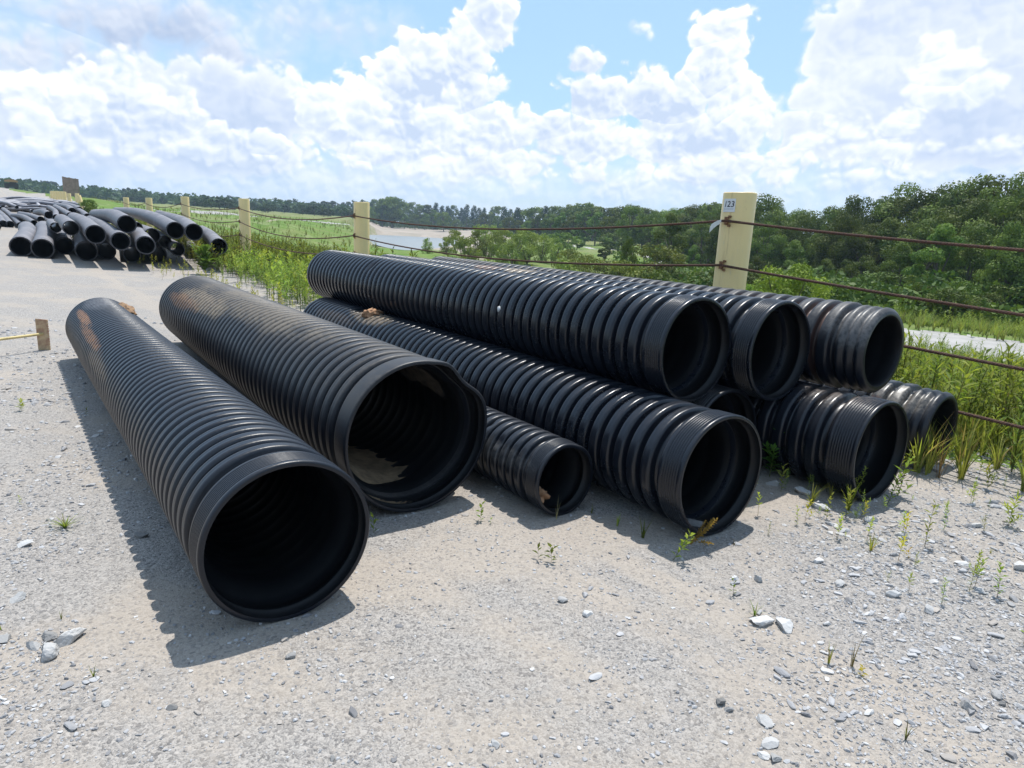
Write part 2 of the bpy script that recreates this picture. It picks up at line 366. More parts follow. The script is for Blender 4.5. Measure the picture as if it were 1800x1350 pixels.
def m_field():
    m, tt, b = principled('field_grass'); c = tt.coord('Object')
    n1 = tt.noise(c, 0.045, 6, 0.6); n2 = tt.noise(c, 0.6, 6, 0.7); n3 = tt.noise(c, 6.0, 4, 0.7)
    a = tt.new('ShaderNodeAttribute', attribute_name='col'); r_, g_, b_ = tt.sep(X(tt, a.outputs['Color']))
    green = tt.mix(tt.ramp(n2, 0.3, 0.7), (0.080, 0.155, 0.020), (0.155, 0.25, 0.045))
    olive = tt.mix(tt.ramp(n2, 0.3, 0.7), (0.16, 0.19, 0.055), (0.25, 0.25, 0.10))
    base = tt.mix((r_ + (n1 - 0.5) * 1.2).clamp(), green, olive)
    soil = tt.mix(n3, (0.30, 0.25, 0.18), (0.42, 0.37, 0.29))
    base = tt.mix(tt.ramp(g_ + (n2 - 0.5) * 0.9, 0.35, 0.65), base, soil)
    base = tt.mix(tt.ramp(n1 * 0.5 + n2 * 0.5, 0.50, 0.62) * 0.45, base, soil)
    base = tt.mix(tt.ramp(tt.noise(c, 0.16, 5, 0.7), 0.45, 0.62) * 0.55, base, (0.20, 0.21, 0.075))
    base = tt.mix(tt.ramp(n3, 0.3, 0.75) * 0.35, base, (0.04, 0.075, 0.015))
    tt.put(b.inputs['Base Color'], base); b.inputs['Roughness'].default_value = 0.9; b.inputs['Specular IOR Level'].default_value = 0.15
    bump(tt, b, n2 * 0.3 + n3 * 0.08, 0.6, 1.0)
    return m
GRAVEL = m_gravel(); FIELD = m_field()
MUD = simple_mat('pale_mud', (0.36, 0.30, 0.245), 0.85, 0.3, 0.06, (0.27, 0.235, 0.18), 0)
ROADM = simple_mat('road_gravel', (0.37, 0.355, 0.335), 0.9, 0.2, 1.2, (0.28, 0.27, 0.25), 0.01)

# ------------------------------------------------------------------ one terrain sheet, split by what covers it
azs = np.concatenate([np.arange(-180, -50, 2.0), np.arange(-50, 50, 0.22), np.arange(50, 180.01, 2.0)])
rs = [0.35]
while rs[-1] < 900: rs.append(rs[-1] * (1.0105 if 1.9 < rs[-1] < 9 else 1.018 if rs[-1] < 400 else 1.05) + 0.002)
rs = np.array(rs)
A2, R2 = np.meshgrid(np.radians(azs), rs)
GX = R2 * np.sin(A2); GY = R2 * np.cos(A2); GZ = height(GX, GY)
nc = len(azs); nr = len(rs)
V = np.stack([GX, GY, GZ], -1).reshape(-1, 3)
ii, jj = np.meshgrid(np.arange(nr - 1), np.arange(nc - 1), indexing='ij')
Q = np.stack([ii * nc + jj, ii * nc + jj + 1, (ii + 1) * nc + jj + 1, (ii + 1) * nc + jj], -1).reshape(-1, 4)
C = V[Q].mean(1); cn = C[:, 0] * ND[0] + C[:, 1] * ND[1]; ca = C[:, 0] * AD[0] + C[:, 1] * AD[1]
cr = np.hypot(C[:, 0], C[:, 1]); caz = np.degrees(np.arctan2(C[:, 0], C[:, 1]))
wob = fbm(C[:, 0] / 1.3, C[:, 1] / 1.3, 4, 31)
edge = 5.9 + wob * 0.8 - sstep(ca, 70, 160) * 6
gravel = (cn < edge) & (ca < 235 + wob * 4) & (ca > -60) & (cn > -40 + wob * 6)
road = (cn > 22.6 + wob * 0.7) & (cn < 28.6 + wob * 0.9) & (ca < 32) & (ca > -45)
mudz = (caz > np.where(cr < 230, -11.6, -13.0) + 2.5 * fbm(cr / 40, caz / 3, 3, 3)) & (caz < -1.5 + 5 * fbm(cr / 50, caz / 3, 3, 9)) & (cr > 92 + 20 * wob) & (cr < 455 + 60 * wob)
pathA = np.abs(cr - (150 + 1.6 * (caz + 20))) < 5 + 2 * wob
pathz = pathA & (caz > -34) & (caz < -13) 
path2 = (np.abs(cr - 150 + (caz - 6) * 7) < 3.0) & (caz > 3) & (caz < 14)
mudz &= ~gravel; pathz = (pathz | path2) & ~gravel & ~mudz
grass = ~(gravel | road | mudz | pathz)
vaz = np.degrees(A2).ravel(); vr = R2.ravel()
dry = np.clip(sstep(vr, 165, 210) * 0.9 + (np.abs(vaz + 16) < 3) * (vr < 120) * 0.25 + sstep(vaz, -3, 3) * 0.3 * (vr < 260), 0, 1)
soilm = 0.75 * (np.abs(vr - (112 + 5.5 * (vaz + 20))) < 1.6) * (vaz < -12) * (vaz > -24) + 0.55 * sstep(vaz, -15, -12.5) * sstep(vr, 80, 100) * (1 - sstep(vr, 420, 500)) * (1 - sstep(vaz, -4, 4))
colv = np.stack([dry, np.clip(soilm, 0, 1), dry * 0], -1)
def sub(name, mask, mat, label, cat, kind='structure'):
    q = Q[mask]; u, inv = np.unique(q, return_inverse=True)
    o = build(name, V[u], inv.reshape(-1, 4), mat, None, True, colv[u]); tag(o, label, cat, None, kind); return o
sub('ground', gravel, GRAVEL, 'grey crushed gravel yard that the black pipes lie on', 'ground')
sub('field', grass, FIELD, 'green grassy slope and field beyond the cable fence', 'field')
sub('gravel_road', road, ROADM, 'pale gravel road below the bank at the right', 'road')
sub('mudflat', mudz, MUD, 'pale bare mud shore around the pond', 'mudflat')
sub('path', pathz, ROADM, 'pale gravel track crossing the green fields', 'path')
# pond
m, tt, b = principled('pond_water'); b.inputs['Base Color'].default_value = (0.20, 0.22, 0.22, 1); b.inputs['Roughness'].default_value = 0.35
b.inputs['Specular IOR Level'].default_value = 0.6
bump(tt, b, tt.noise(tt.coord('Object'), 1.5, 3), 0.15, 0.05)
pa = []
for k in range(40):
    an = 2 * math.pi * k / 40
    rr = 215 + 128 * math.cos(an); aa = math.radians(-9.6 + 5.0 * math.sin(an) * (1 + 0.15 * math.sin(3 * an)))
    pa.append((rr * math.sin(aa), rr * math.cos(aa), -0.85))
pa.append((215 * math.sin(math.radians(-9.6)), 215 * math.cos(math.radians(-9.6)), -0.85))
o = build('water', pa, np.array([[k, (k + 1) % 40, 40] for k in range(40)]), m, None, False); tag(o, 'small calm pond beyond the second yellow post', 'pond', None, 'structure')

# ------------------------------------------------------------------ black corrugated pipes
def m_pipe(name, dust=0.3, dustcol=(0.20, 0.185, 0.165), stains=(), rough=0.40, base=(0.006, 0.0085, 0.0145), valley=None):
    m, tt, b = principled(name); c = tt.coord('Object'); x, y, z = tt.sep(c)
    n1 = tt.noise(tt.scalev(c, (0.6, 1, 1)), 3.0, 6, 0.65); n2 = tt.noise(c, 38.0, 5, 0.7); n3 = tt.noise(tt.scalev(c, (0.25, 4, 4)), 3.0, 5, 0.6)
    phi = tt.math('ARCTAN2', y, z)
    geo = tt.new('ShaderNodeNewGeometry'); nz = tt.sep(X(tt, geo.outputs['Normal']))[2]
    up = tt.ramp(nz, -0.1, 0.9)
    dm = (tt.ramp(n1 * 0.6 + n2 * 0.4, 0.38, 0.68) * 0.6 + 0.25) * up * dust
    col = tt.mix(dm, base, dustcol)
    for (t0, p0, rt, rp, sc, k) in stains:
        q = ((x - t0) / rt) * ((x - t0) / rt) + ((phi - p0) / rp) * ((phi - p0) / rp)
        mk = tt.ramp(1.0 - q + (n1 - 0.5) * 1.6 + (n2 - 0.5) * 1.0, 0.0, 0.9) * k * tt.ramp(n2, 0.25, 0.6)
        col = tt.mix(mk, col, sc)
    if valley:
        rad = tt.math('SQRT', y * y + z * z); vm = (1.0 - tt.ramp(rad, valley[0] - 0.012, valley[0])) * tt.ramp(up, 0.1, 0.7).mx(0.25) * tt.ramp(x, valley[2], 0.2) * tt.ramp(x, 0.2, 0.4) * tt.ramp(n1, 0.3, 0.5)
        col = tt.mix(vm * 0.9, col, valley[1])
    spk = tt.ramp(tt.vor(c, 55.0), 0.06, 0.03) * tt.ramp(tt.noise(c, 9.0, 2), 0.55, 0.65)
    col = tt.mix(spk * 0.8, col, (0.30, 0.29, 0.27))
    tt.put(b.inputs['Base Color'], col)
    tt.put(b.inputs['Roughness'], (rough - 0.07 + (n1 - 0.5) * 0.25 + dm * 0.5 + (n2 - 0.5) * 0.10))
    b.inputs['Specular IOR Level'].default_value = 0.42
    bump(tt, b, n2 * 0.0005 + n3 * 0.003, 0.8, 1.0)
    return m
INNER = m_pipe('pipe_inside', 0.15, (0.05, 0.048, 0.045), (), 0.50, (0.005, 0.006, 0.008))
[n for n in INNER.node_tree.nodes if n.type == 'BSDF_PRINCIPLED'][0].inputs['Specular IOR Level'].default_value = 0.3
def revolve(prof, nseg, fn=None):
    prof = np.array(prof, float); k = len(prof)
    ph = np.linspace(0, 2 * np.pi, nseg, endpoint=False)
    T_ = np.repeat(prof[:, 0], nseg); R_ = np.repeat(prof[:, 1], nseg); P_ = np.tile(ph, k)
    if fn is not None: T_, R_ = fn(T_, R_, P_)
    Vv = np.stack([T_, R_ * np.sin(P_), R_ * np.cos(P_)], -1)      # phi = 0 is up, + towards local +y
    i = np.arange(k - 1)[:, None] * nseg; j = np.arange(nseg)[None]; j2 = (j + 1) % nseg
    F = np.stack([i + j, i + nseg + j, i + nseg + j2, i + j2], -1).reshape(-1, 4)
    return Vv, F
def make_pipe(name, label, mx, my, R, zc, thdeg, L, pitch, bell=0.14, depth=0.042, mat=None, group=None, dfn=None, spigot=False, nseg=120, grooves=10, gap=0.03, twist=0.0):
    th = math.radians(thdeg)
    root = empty(name, (mx, my, zc), th); tag(root, label, 'pipe', group)
    Rc = R * 0.992; Ri = R - depth - 0.02
    wallp = []
    t0 = bell + gap if not spigot else 0.0
    if spigot:
        t = 0.0
        wallp += [(0.0, Ri + 0.006), (0.0, Rc - 0.034), (0.006, Rc - 0.028)]
        for q in range(3):
            wallp += [(t + 0.010, Rc - 0.024), (t + 0.022, Rc - 0.012), (t + 0.036, Rc - 0.010), (t + 0.05, Rc - 0.016), (t + 0.056, Rc - 0.030), (t + 0.064, Rc - 0.032)]
            t += 0.066
        t0 = t
    else:
        wallp += [(bell + 0.001, Rc - depth * 0.75), (t0 - 0.004, Rc - depth)]
    n = int((L - t0 - 0.02) / pitch)
    sh = [(0.00, 0.0), (0.20, 0.0), (0.235, 0.12), (0.26, 0.6), (0.31, 0.88), (0.38, 0.985), (0.48, 1.0), (0.58, 0.96), (0.68, 1.0), (0.80, 0.985), (0.885, 0.88), (0.935, 0.6), (0.965, 0.12)]
    for q in range(n):
        tq = t0 + q * pitch
        wallp += [(tq + s_ * pitch, Rc - depth * (1 - h_)) for s_, h_ in sh]
    te = t0 + n * pitch
    wallp += [(te, Rc - depth), (L, Rc - depth), (L, Ri)]
    Vv, F = revolve(wallp, nseg, dfn); build('corrugated_wall', Vv, F, mat, root)
    if not spigot:
        bp = [(0.0, R - 0.020), (0.0, R - 0.014), (-0.001, R - 0.006), (0.004, R - 0.001), (0.012, R)]
        if grooves:
            g0, g1 = 0.022, bell - 0.022
            for q in range(grooves):
                tq = g0 + (g1 - g0) * q / grooves; w = (g1 - g0) / grooves
                bp += [(tq, R), (tq + w * 0.12, R - 0.0015), (tq + w * 0.26, R - 0.0060), (tq + w * 0.42, R - 0.0060), (tq + w * 0.56, R - 0.0015), (tq + w * 0.68, R)]
        bp += [(bell - 0.015, R), (bell - 0.004, R - 0.002), (bell, R - 0.008), (bell + 0.002, R - depth * 0.8)]
        Vv, F = revolve(bp, nseg, dfn); build('bell', Vv, F, mat, root)
        ip = [(0.0, R - 0.020), (0.05, R - 0.021), (0.052, R - 0.026), (0.07, R - 0.026), (0.072, R - 0.021), (bell * 0.9, R - 0.022), (bell * 1.0, R - 0.030), (bell + 0.05, Ri + 0.004), (bell + 0.07, Ri)]
    else:
        ip = [(0.0, Ri + 0.006), (0.01, Ri)]
    tq = ip[-1][0] + 0.05
    while tq < L - 0.05:
        ip += [(tq, Ri), (tq + pitch * 0.35, Ri + 0.002), (tq + pitch * 0.5, Ri + 0.006), (tq + pitch * 0.65, Ri + 0.002)]; tq += pitch
    ip.append((L, Ri))
    Vv, F = revolve(ip, nseg, dfn); build('liner', Vv, F[:, ::-1], INNER, root)
    return root
def oval(seed, amp=0.004, dents=()):
    rg = np.random.RandomState(seed); ph0 = rg.rand(4) * 6.28; k = rg.rand(4) * 0.5 + 0.5
    def fn(T_, R_, P_):
        d = amp * (k[0] * np.cos(2 * P_ + ph0[0]) + 0.5 * k[1] * np.sin(3 * P_ + ph0[1] + T_ * 0.6)) + amp * 0.5 * np.sin(T_ * 1.1 + ph0[2]) * np.cos(P_ + ph0[3])
        Rn = R_ + d * sstep(T_, -0.1, 0.3) + d * 0.6
        for (t0, p0, rt, rp, am) in dents:
            dp = (P_ - p0 + np.pi) % (2 * np.pi) - np.pi
            Rn = Rn + am * np.exp(-((T_ - t0) / rt) ** 2 - (dp / rp) ** 2)
        return T_, Rn
    return fn
GP = 'corrugated drainage pipes stacked in the yard'
OR = (0.36, 0.17, 0.07); BR = (0.22, 0.15, 0.09); TAN = (0.42, 0.32, 0.21)
# phi: 0 up, + towards local +y (the camera's left / front side)
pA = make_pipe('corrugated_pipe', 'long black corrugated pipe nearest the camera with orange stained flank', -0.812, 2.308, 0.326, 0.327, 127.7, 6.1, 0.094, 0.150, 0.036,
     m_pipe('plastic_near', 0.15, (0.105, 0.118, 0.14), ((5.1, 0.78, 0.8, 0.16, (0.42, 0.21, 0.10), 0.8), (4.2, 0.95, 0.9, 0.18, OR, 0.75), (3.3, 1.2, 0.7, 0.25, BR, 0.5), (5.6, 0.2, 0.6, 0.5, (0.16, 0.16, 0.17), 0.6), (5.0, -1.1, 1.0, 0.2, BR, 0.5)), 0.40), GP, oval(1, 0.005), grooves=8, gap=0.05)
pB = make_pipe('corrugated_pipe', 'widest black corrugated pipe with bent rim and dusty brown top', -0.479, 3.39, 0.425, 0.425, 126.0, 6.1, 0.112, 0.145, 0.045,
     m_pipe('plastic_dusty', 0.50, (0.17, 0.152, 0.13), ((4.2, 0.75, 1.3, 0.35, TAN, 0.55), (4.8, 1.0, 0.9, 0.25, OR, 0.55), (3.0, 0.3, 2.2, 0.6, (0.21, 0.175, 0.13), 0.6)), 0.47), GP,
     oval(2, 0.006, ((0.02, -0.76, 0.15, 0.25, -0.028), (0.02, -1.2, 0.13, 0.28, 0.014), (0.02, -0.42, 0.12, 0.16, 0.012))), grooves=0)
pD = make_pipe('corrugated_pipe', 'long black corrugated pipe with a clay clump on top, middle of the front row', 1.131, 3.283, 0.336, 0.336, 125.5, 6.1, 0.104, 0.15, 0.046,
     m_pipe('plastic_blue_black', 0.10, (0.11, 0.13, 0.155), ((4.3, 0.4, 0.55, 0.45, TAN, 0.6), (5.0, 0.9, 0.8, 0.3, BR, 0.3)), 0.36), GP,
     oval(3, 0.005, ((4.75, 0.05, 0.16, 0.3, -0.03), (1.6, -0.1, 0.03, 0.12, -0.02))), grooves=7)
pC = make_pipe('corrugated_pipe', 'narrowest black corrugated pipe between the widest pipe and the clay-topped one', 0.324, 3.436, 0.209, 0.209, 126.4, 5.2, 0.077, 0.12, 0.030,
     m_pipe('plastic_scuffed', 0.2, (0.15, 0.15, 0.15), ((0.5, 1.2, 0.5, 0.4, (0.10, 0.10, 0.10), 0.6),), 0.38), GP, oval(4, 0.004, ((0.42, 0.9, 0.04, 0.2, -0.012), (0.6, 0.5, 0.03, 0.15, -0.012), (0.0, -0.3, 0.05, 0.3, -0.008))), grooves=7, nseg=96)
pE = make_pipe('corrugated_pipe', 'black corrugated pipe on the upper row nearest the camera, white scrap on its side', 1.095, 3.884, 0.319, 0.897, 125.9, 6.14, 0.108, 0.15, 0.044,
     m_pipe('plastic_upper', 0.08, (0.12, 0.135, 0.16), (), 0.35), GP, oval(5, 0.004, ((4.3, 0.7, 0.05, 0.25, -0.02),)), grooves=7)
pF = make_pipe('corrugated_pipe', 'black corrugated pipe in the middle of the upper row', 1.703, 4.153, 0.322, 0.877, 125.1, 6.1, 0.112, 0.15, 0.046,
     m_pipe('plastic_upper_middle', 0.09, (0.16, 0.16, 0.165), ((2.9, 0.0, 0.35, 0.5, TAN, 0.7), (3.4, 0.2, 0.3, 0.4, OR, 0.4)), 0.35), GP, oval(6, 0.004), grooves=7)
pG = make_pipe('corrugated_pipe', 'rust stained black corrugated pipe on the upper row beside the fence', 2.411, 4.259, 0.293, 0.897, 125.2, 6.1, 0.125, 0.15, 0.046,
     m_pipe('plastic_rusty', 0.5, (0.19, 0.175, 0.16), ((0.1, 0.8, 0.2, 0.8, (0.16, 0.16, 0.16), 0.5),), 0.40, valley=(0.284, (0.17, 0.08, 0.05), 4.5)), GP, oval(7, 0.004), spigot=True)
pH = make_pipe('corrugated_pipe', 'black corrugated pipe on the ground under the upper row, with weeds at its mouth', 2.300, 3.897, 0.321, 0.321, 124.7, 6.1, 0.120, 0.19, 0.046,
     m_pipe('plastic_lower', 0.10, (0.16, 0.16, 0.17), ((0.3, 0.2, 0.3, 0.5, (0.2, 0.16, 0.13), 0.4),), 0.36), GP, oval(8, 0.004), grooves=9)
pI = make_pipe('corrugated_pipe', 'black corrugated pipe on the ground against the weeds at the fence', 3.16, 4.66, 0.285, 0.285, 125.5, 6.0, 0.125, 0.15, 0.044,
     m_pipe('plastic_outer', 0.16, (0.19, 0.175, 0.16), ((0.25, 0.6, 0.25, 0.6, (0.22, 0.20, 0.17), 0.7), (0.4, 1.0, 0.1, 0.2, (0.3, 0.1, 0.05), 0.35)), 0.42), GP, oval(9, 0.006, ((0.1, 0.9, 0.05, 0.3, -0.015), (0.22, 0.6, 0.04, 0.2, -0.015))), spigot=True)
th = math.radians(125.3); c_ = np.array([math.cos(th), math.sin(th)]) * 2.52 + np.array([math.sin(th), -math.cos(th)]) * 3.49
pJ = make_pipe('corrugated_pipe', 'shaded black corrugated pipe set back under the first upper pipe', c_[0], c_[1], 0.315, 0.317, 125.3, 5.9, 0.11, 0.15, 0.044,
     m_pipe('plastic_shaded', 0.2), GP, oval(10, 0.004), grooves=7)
def on_pipe(root, R, tt_, phi, dr=0.0):
    Mx = Matrix.Translation(root.location) @ Matrix.Rotation(root.rotation_euler.z, 4, 'Z')
    r = R + dr
    return Mx @ Vector((tt_, r * math.sin(phi), r * math.cos(phi)))

# dried mud inside the widest pipe
MUDIN = simple_mat('dried_mud', (0.36, 0.25, 0.15), 0.92, 0.35, 14, (0.20, 0.14, 0.085), 0.010)
CLAY = simple_mat('orange_clay', (0.52, 0.30, 0.17), 0.9, 0.3, 20, (0.36, 0.19, 0.10), 0.01)
def mud_shell(name, label, root, Ri, t0, t1, p0, p1, thick, seed, mat=MUDIN, slope=0.0):
    nt_, np_ = 60, 50
    T_, P_ = np.meshgrid(np.linspace(t0, t1, nt_), np.linspace(0, 1, np_), indexing='ij')
    u = (T_ - t0) / (t1 - t0)
    nz = fbm(T_ * 6, P_ * 6, 4, seed)
    a0 = p0 + slope * u + 0.09 * fbm(T_ * 5, T_ * 0 + 1, 4, seed + 3); a1 = p1 - (p1 - p0) * 0.25 * u + 0.12 * fbm(T_ * 5, T_ * 0 + 7, 4, seed + 5)
    ph = math.pi - (a0 + (a1 - a0) * P_)     # pi is the bottom; positive a = local +y side
    prof = np.clip(np.sin(P_ * np.pi), 0, 1) ** 0.5 * np.clip(np.minimum(u * 14, (1 - u) * 8), 0, 1)
    r = Ri + 0.004 - (thick * (1 + 0.5 * nz)) * prof - 0.004 * prof * fbm(T_ * 40, P_ * 40, 2, seed + 8)
    Vv = np.stack([T_, r * np.sin(ph), r * np.cos(ph)], -1).reshape(-1, 3)
    i, j = np.meshgrid(np.arange(nt_ - 1), np.arange(np_ - 1), indexing='ij'); i = i.ravel(); j = j.ravel()
    F = np.stack([i * np_ + j, i * np_ + j + 1, (i + 1) * np_ + j + 1, (i + 1) * np_ + j], -1)
    o = build(name, Vv, F, mat); o.location = root.location; o.rotation_euler = root.rotation_euler
    tag(o, label, 'mud'); return o
RiB = 0.425 - 0.045 - 0.02
mud_shell('dried_mud', 'brown dried mud lying along the bottom inside the widest pipe', pB, RiB, 0.21, 3.4, -0.62, 1.6, 0.03, 2, slope=1.3)
mud_shell('dried_mud', 'thin dried mud film at the lip of the widest pipe', pB, 0.402, 0.075, 0.145, -0.55, 0.95, 0.006, 5)
mud_shell('dried_mud', 'patch of tan mud stuck high inside the widest pipe', pB, RiB, 0.35, 1.6, -2.5, -1.9, 0.006, 9, simple_mat('mud_film', (0.10, 0.082, 0.062), 0.9, 0.6, 14, (0.035, 0.03, 0.026)))
def clump(name, label, P, s, mat, seed, flat=0.5, cat='clod', n=4, rough=0.3):
    V0, F0 = ico(3)
    d = V0 * (1 + rough * fbm(V0[:, 0] * 2 + seed, V0[:, 1] * 2 + V0[:, 2] * 2.3, n, seed))[:, None]
    d = d * np.array(s) 
    o = build(name, d, F0, mat, None, True); o.location = P; tag(o, label, cat); return o
def ico(sub=1):
    f = (1 + 5 ** .5) / 2
    v = np.array([[-1, f, 0], [1, f, 0], [-1, -f, 0], [1, -f, 0], [0, -1, f], [0, 1, f], [0, -1, -f], [0, 1, -f], [f, 0, -1], [f, 0, 1], [-f, 0, -1], [-f, 0, 1]], float)
    F = np.array([[0, 11, 5], [0, 5, 1], [0, 1, 7], [0, 7, 10], [0, 10, 11], [1, 5, 9], [5, 11, 4], [11, 10, 2], [10, 7, 6], [7, 1, 8], [3, 9, 4], [3, 4, 2], [3, 2, 6], [3, 6, 8], [3, 8, 9], [4, 9, 5], [2, 4, 11], [6, 2, 10], [8, 6, 7], [9, 8, 1]])
    v /= np.linalg.norm(v[0])
    for _ in range(sub):
        vl = [tuple(p) for p in v]; cache = {}; nf = []
        def mid(a, b):
            k = (min(a, b), max(a, b))
            if k not in cache:
                p = (np.array(vl[a]) + np.array(vl[b])) / 2; p /= np.linalg.norm(p); cache[k] = len(vl); vl.append(tuple(p))
            return cache[k]
        for a, b, c in F:
            ab, bc, ca_ = mid(a, b), mid(b, c), mid(c, a); nf += [[a, ab, ca_], [b, bc, ab], [c, ca_, bc], [ab, bc, ca_]]
        v = np.array(vl); F = np.array(nf)
    return v, F
clump('clay_clump', 'orange clay clump stuck on top of the long pipe', on_pipe(pD, 0.336, 4.38, 0.28, -0.01), (0.085, 0.085, 0.06), CLAY, 3, rough=0.9)
clump('clay_clump', 'orange clay lump inside the mouth of the narrowest pipe', on_pipe(pC, 0.15, 0.12, 2.5, -0.01), (0.05, 0.035, 0.035), CLAY, 7, rough=0.9)
clump('leaf_litter', 'dry brown scrap caught on the far right side of the nearest pipe', on_pipe(pA, 0.326, 5.25, -0.55, 0.0), (0.36, 0.04, 0.022), simple_mat('dry_litter', (0.36, 0.22, 0.11), 0.9, 0.4, 30, (0.14, 0.08, 0.05), 0.01), 13, cat='debris', rough=1.3).rotation_euler = (0, 0, math.radians(128))
WHITE = simple_mat('white_paper', (0.78, 0.78, 0.76), 0.6, 0.08, 30)
clump('white_scrap', 'small white scrap stuck on the side of the upper pipe', on_pipe(pE, 0.319, 1.66, 1.38, -0.005), (0.014, 0.012, 0.022), WHITE, 21, cat='scrap', rough=0.6)

# ------------------------------------------------------------------ fence: yellow posts, rusty cables
def m_post():
    m, tt, b = principled('cream_paint'); c = tt.coord('Object'); n = tt.noise(c, 5, 6, 0.65); n2 = tt.noise(tt.scalev(c, (6, 6, 0.6)), 4, 5, 0.6)
    col = tt.mix(tt.ramp(n2, 0.4, 0.7) * 0.4, (0.84, 0.64, 0.285), (0.74, 0.57, 0.27))
    x, y, z = tt.sep(c)
    col = tt.mix(tt.ramp(tt.noise(c, 3.0, 5, 0.7), 0.60, 0.72) * 0.55, col, (0.40, 0.24, 0.10))
    side = 1.0 - tt.ramp(tt.math('ABSOLUTE', x + 0.02), 0.01, 0.05)
    drip = side * tt.ramp(y, 0.08, 0.13) * tt.ramp(tt.noise(tt.scalev(c, (20, 1, 1.2)), 2.0, 3), 0.45, 0.62)
    col = tt.mix(drip * 0.28, col, (0.33, 0.19, 0.09))
    col = tt.mix(tt.ramp(tt.noise(tt.scalev(c, (1, 1, 0.35)), 26.0, 4, 0.7), 0.58, 0.75) * 0.25, col, (0.48, 0.45, 0.38))
    tt.put(b.inputs['Base Color'], col); b.inputs['Roughness'].default_value = 0.38
    bump(tt, b, n, 0.3, 0.004); return m
POST = m_post(); RUST = simple_mat('rusty_steel', (0.13, 0.062, 0.04), 0.8, 0.5, 60, (0.06, 0.035, 0.028), 0.002)
RUSTB = simple_mat('rusty_clip', (0.30, 0.15, 0.07), 0.8, 0.5, 60, (0.14, 0.07, 0.04), 0.002)
WA = [4.10, 13.1, 21.85, 30.7, 39.85, 48.55]
WZ = [[1.761, 1.333, 0.93, 0.50], [1.764, 1.366, 1.00, 0.62], [1.949, 1.55, 1.146, 0.76], [2.151, 1.756, 1.35, 0.95], [2.26, 1.86, 1.46, 1.06], [2.40, 2.0, 1.6, 1.2]]
TOPZ = [2.035, 2.04, 2.235, 2.44, 2.53, 2.70]
PLAB = ['thick cream yellow post with a white number tag, nearest the pipes', 'cream yellow post standing beside the pond, behind the upper pipe end', 'cream yellow post rising from tall weeds in front of the green slope', 'cream yellow post behind the right end of the old pipe pile', 'shorter-looking cream yellow post just left of the one behind the pile end', 'cream yellow fence post farthest along the cables, above the pile']
posts = []
def make_post(P, ztop, zb, R, label, clips, lean=0, full=True):
    root = empty('fence_post', (P[0], P[1], zb), TH); tag(root, label, 'post', 'cream yellow fence posts')
    H = ztop - zb; k = 40 if full else 14
    pr = [(0, R), (H - 0.012, R), (H - 0.004, R * 0.985), (H, R * 0.95), (H + 0.001, R * 0.5), (H + 0.001, 0.0)]
    an = np.linspace(0, 2 * np.pi, k, endpoint=False); rg = np.random.RandomState(int(ztop * 1000))
    Vv = np.array([[r * math.cos(a), r * math.sin(a), z + (0.003 * math.sin(2 * a + 1) if z > H - 0.03 and r > R * 0.8 else 0)] for z, r in pr for a in an])
    Vv[:, 0] += lean * Vv[:, 2]
    i = np.arange(len(pr) - 1)[:, None] * k; j = np.arange(k)[None]; j2 = (j + 1) % k
    build('shaft', Vv, np.stack([i + j, i + j2, i + k + j2, i + k + j], -1).reshape(-1, 4), POST, root)
    for z in clips:
        mb = MB(); zz = z - zb; y0 = R + 0.0    # local +y points to the yard (-n side is +y here)
        mb.box((0.0, y0 + 0.012, zz), (0.035, 0.022, 0.075)); mb.box((-0.03, y0 + 0.005, zz + 0.04), (0.03, 0.012, 0.02)); mb.box((-0.03, y0 + 0.005, zz - 0.045), (0.03, 0.012, 0.02))
        an2 = np.linspace(0, np.pi, 9)
        mb.tube([(0.0 - 0.03 * math.sin(a), y0 + 0.026, zz + 0.03 * math.cos(a)) for a in an2], 0.006, 6)
        mb.build('cable_clip', RUSTB, root, False)
    return root
for k in range(6):
    P = fence_pt(WA[k], 5.78, 0); zb = hz1(P[0], P[1]) - 0.05
    posts.append(make_post(P, TOPZ[k], zb, 0.160 if k else 0.160, PLAB[k], WZ[k][:3] if k < 4 else (), full=k < 3))
SAG = [[.18, .12, .15, .12], [.165, .17, .15, .15], [.19, .23, .20, .2], [.13, .16, .22, .2], [.18, .2, .2, .2], [.15, .15, .15, .15]]
Z0 = [1.66, 1.03, 0.83, 0.40]
CLAB = ['topmost rusty steel cable strung along the cream posts', 'second rusty steel cable from the top of the fence', 'third rusty steel cable down, passing behind the upper pipes', 'lowest rusty steel cable, half buried in the weeds']
for w in range(4):
    mb = MB()
    aa = [WA[0] - 8.9] + WA; zz = [Z0[w]] + [q[w] for q in WZ]
    for bay in range(6):
        a0, a1 = aa[bay], aa[bay + 1]; z0, z1 = zz[bay], zz[bay + 1]; sg = SAG[bay][w]
        near = bay < 2; N_ = 900 if bay == 0 else 700 if bay == 1 else 60
        u = np.linspace(0, 1, N_); z = z0 + (z1 - z0) * u - 4 * sg * u * (1 - u)
        P = np.stack([AD[0] * (a0 + (a1 - a0) * u) + ND[0] * 5.6, AD[1] * (a0 + (a1 - a0) * u) + ND[1] * 5.6, z], -1)
        if near:
            for s_ in range(4):
                ph = u * (a1 - a0) / 0.085 * 2 * np.pi + s_ * np.pi / 2
                off = 0.0068 * (np.cos(ph)[:, None] * np.array([ND[0], ND[1], 0]) + np.sin(ph)[:, None] * np.array([0, 0, 1]))
                mb.tube(P + off, 0.0066, 6)
        else: mb.tube(P, 0.013, 7)
    tag(mb.build('steel_cable', RUST), CLAB[w], 'cable', 'rusty fence cables')
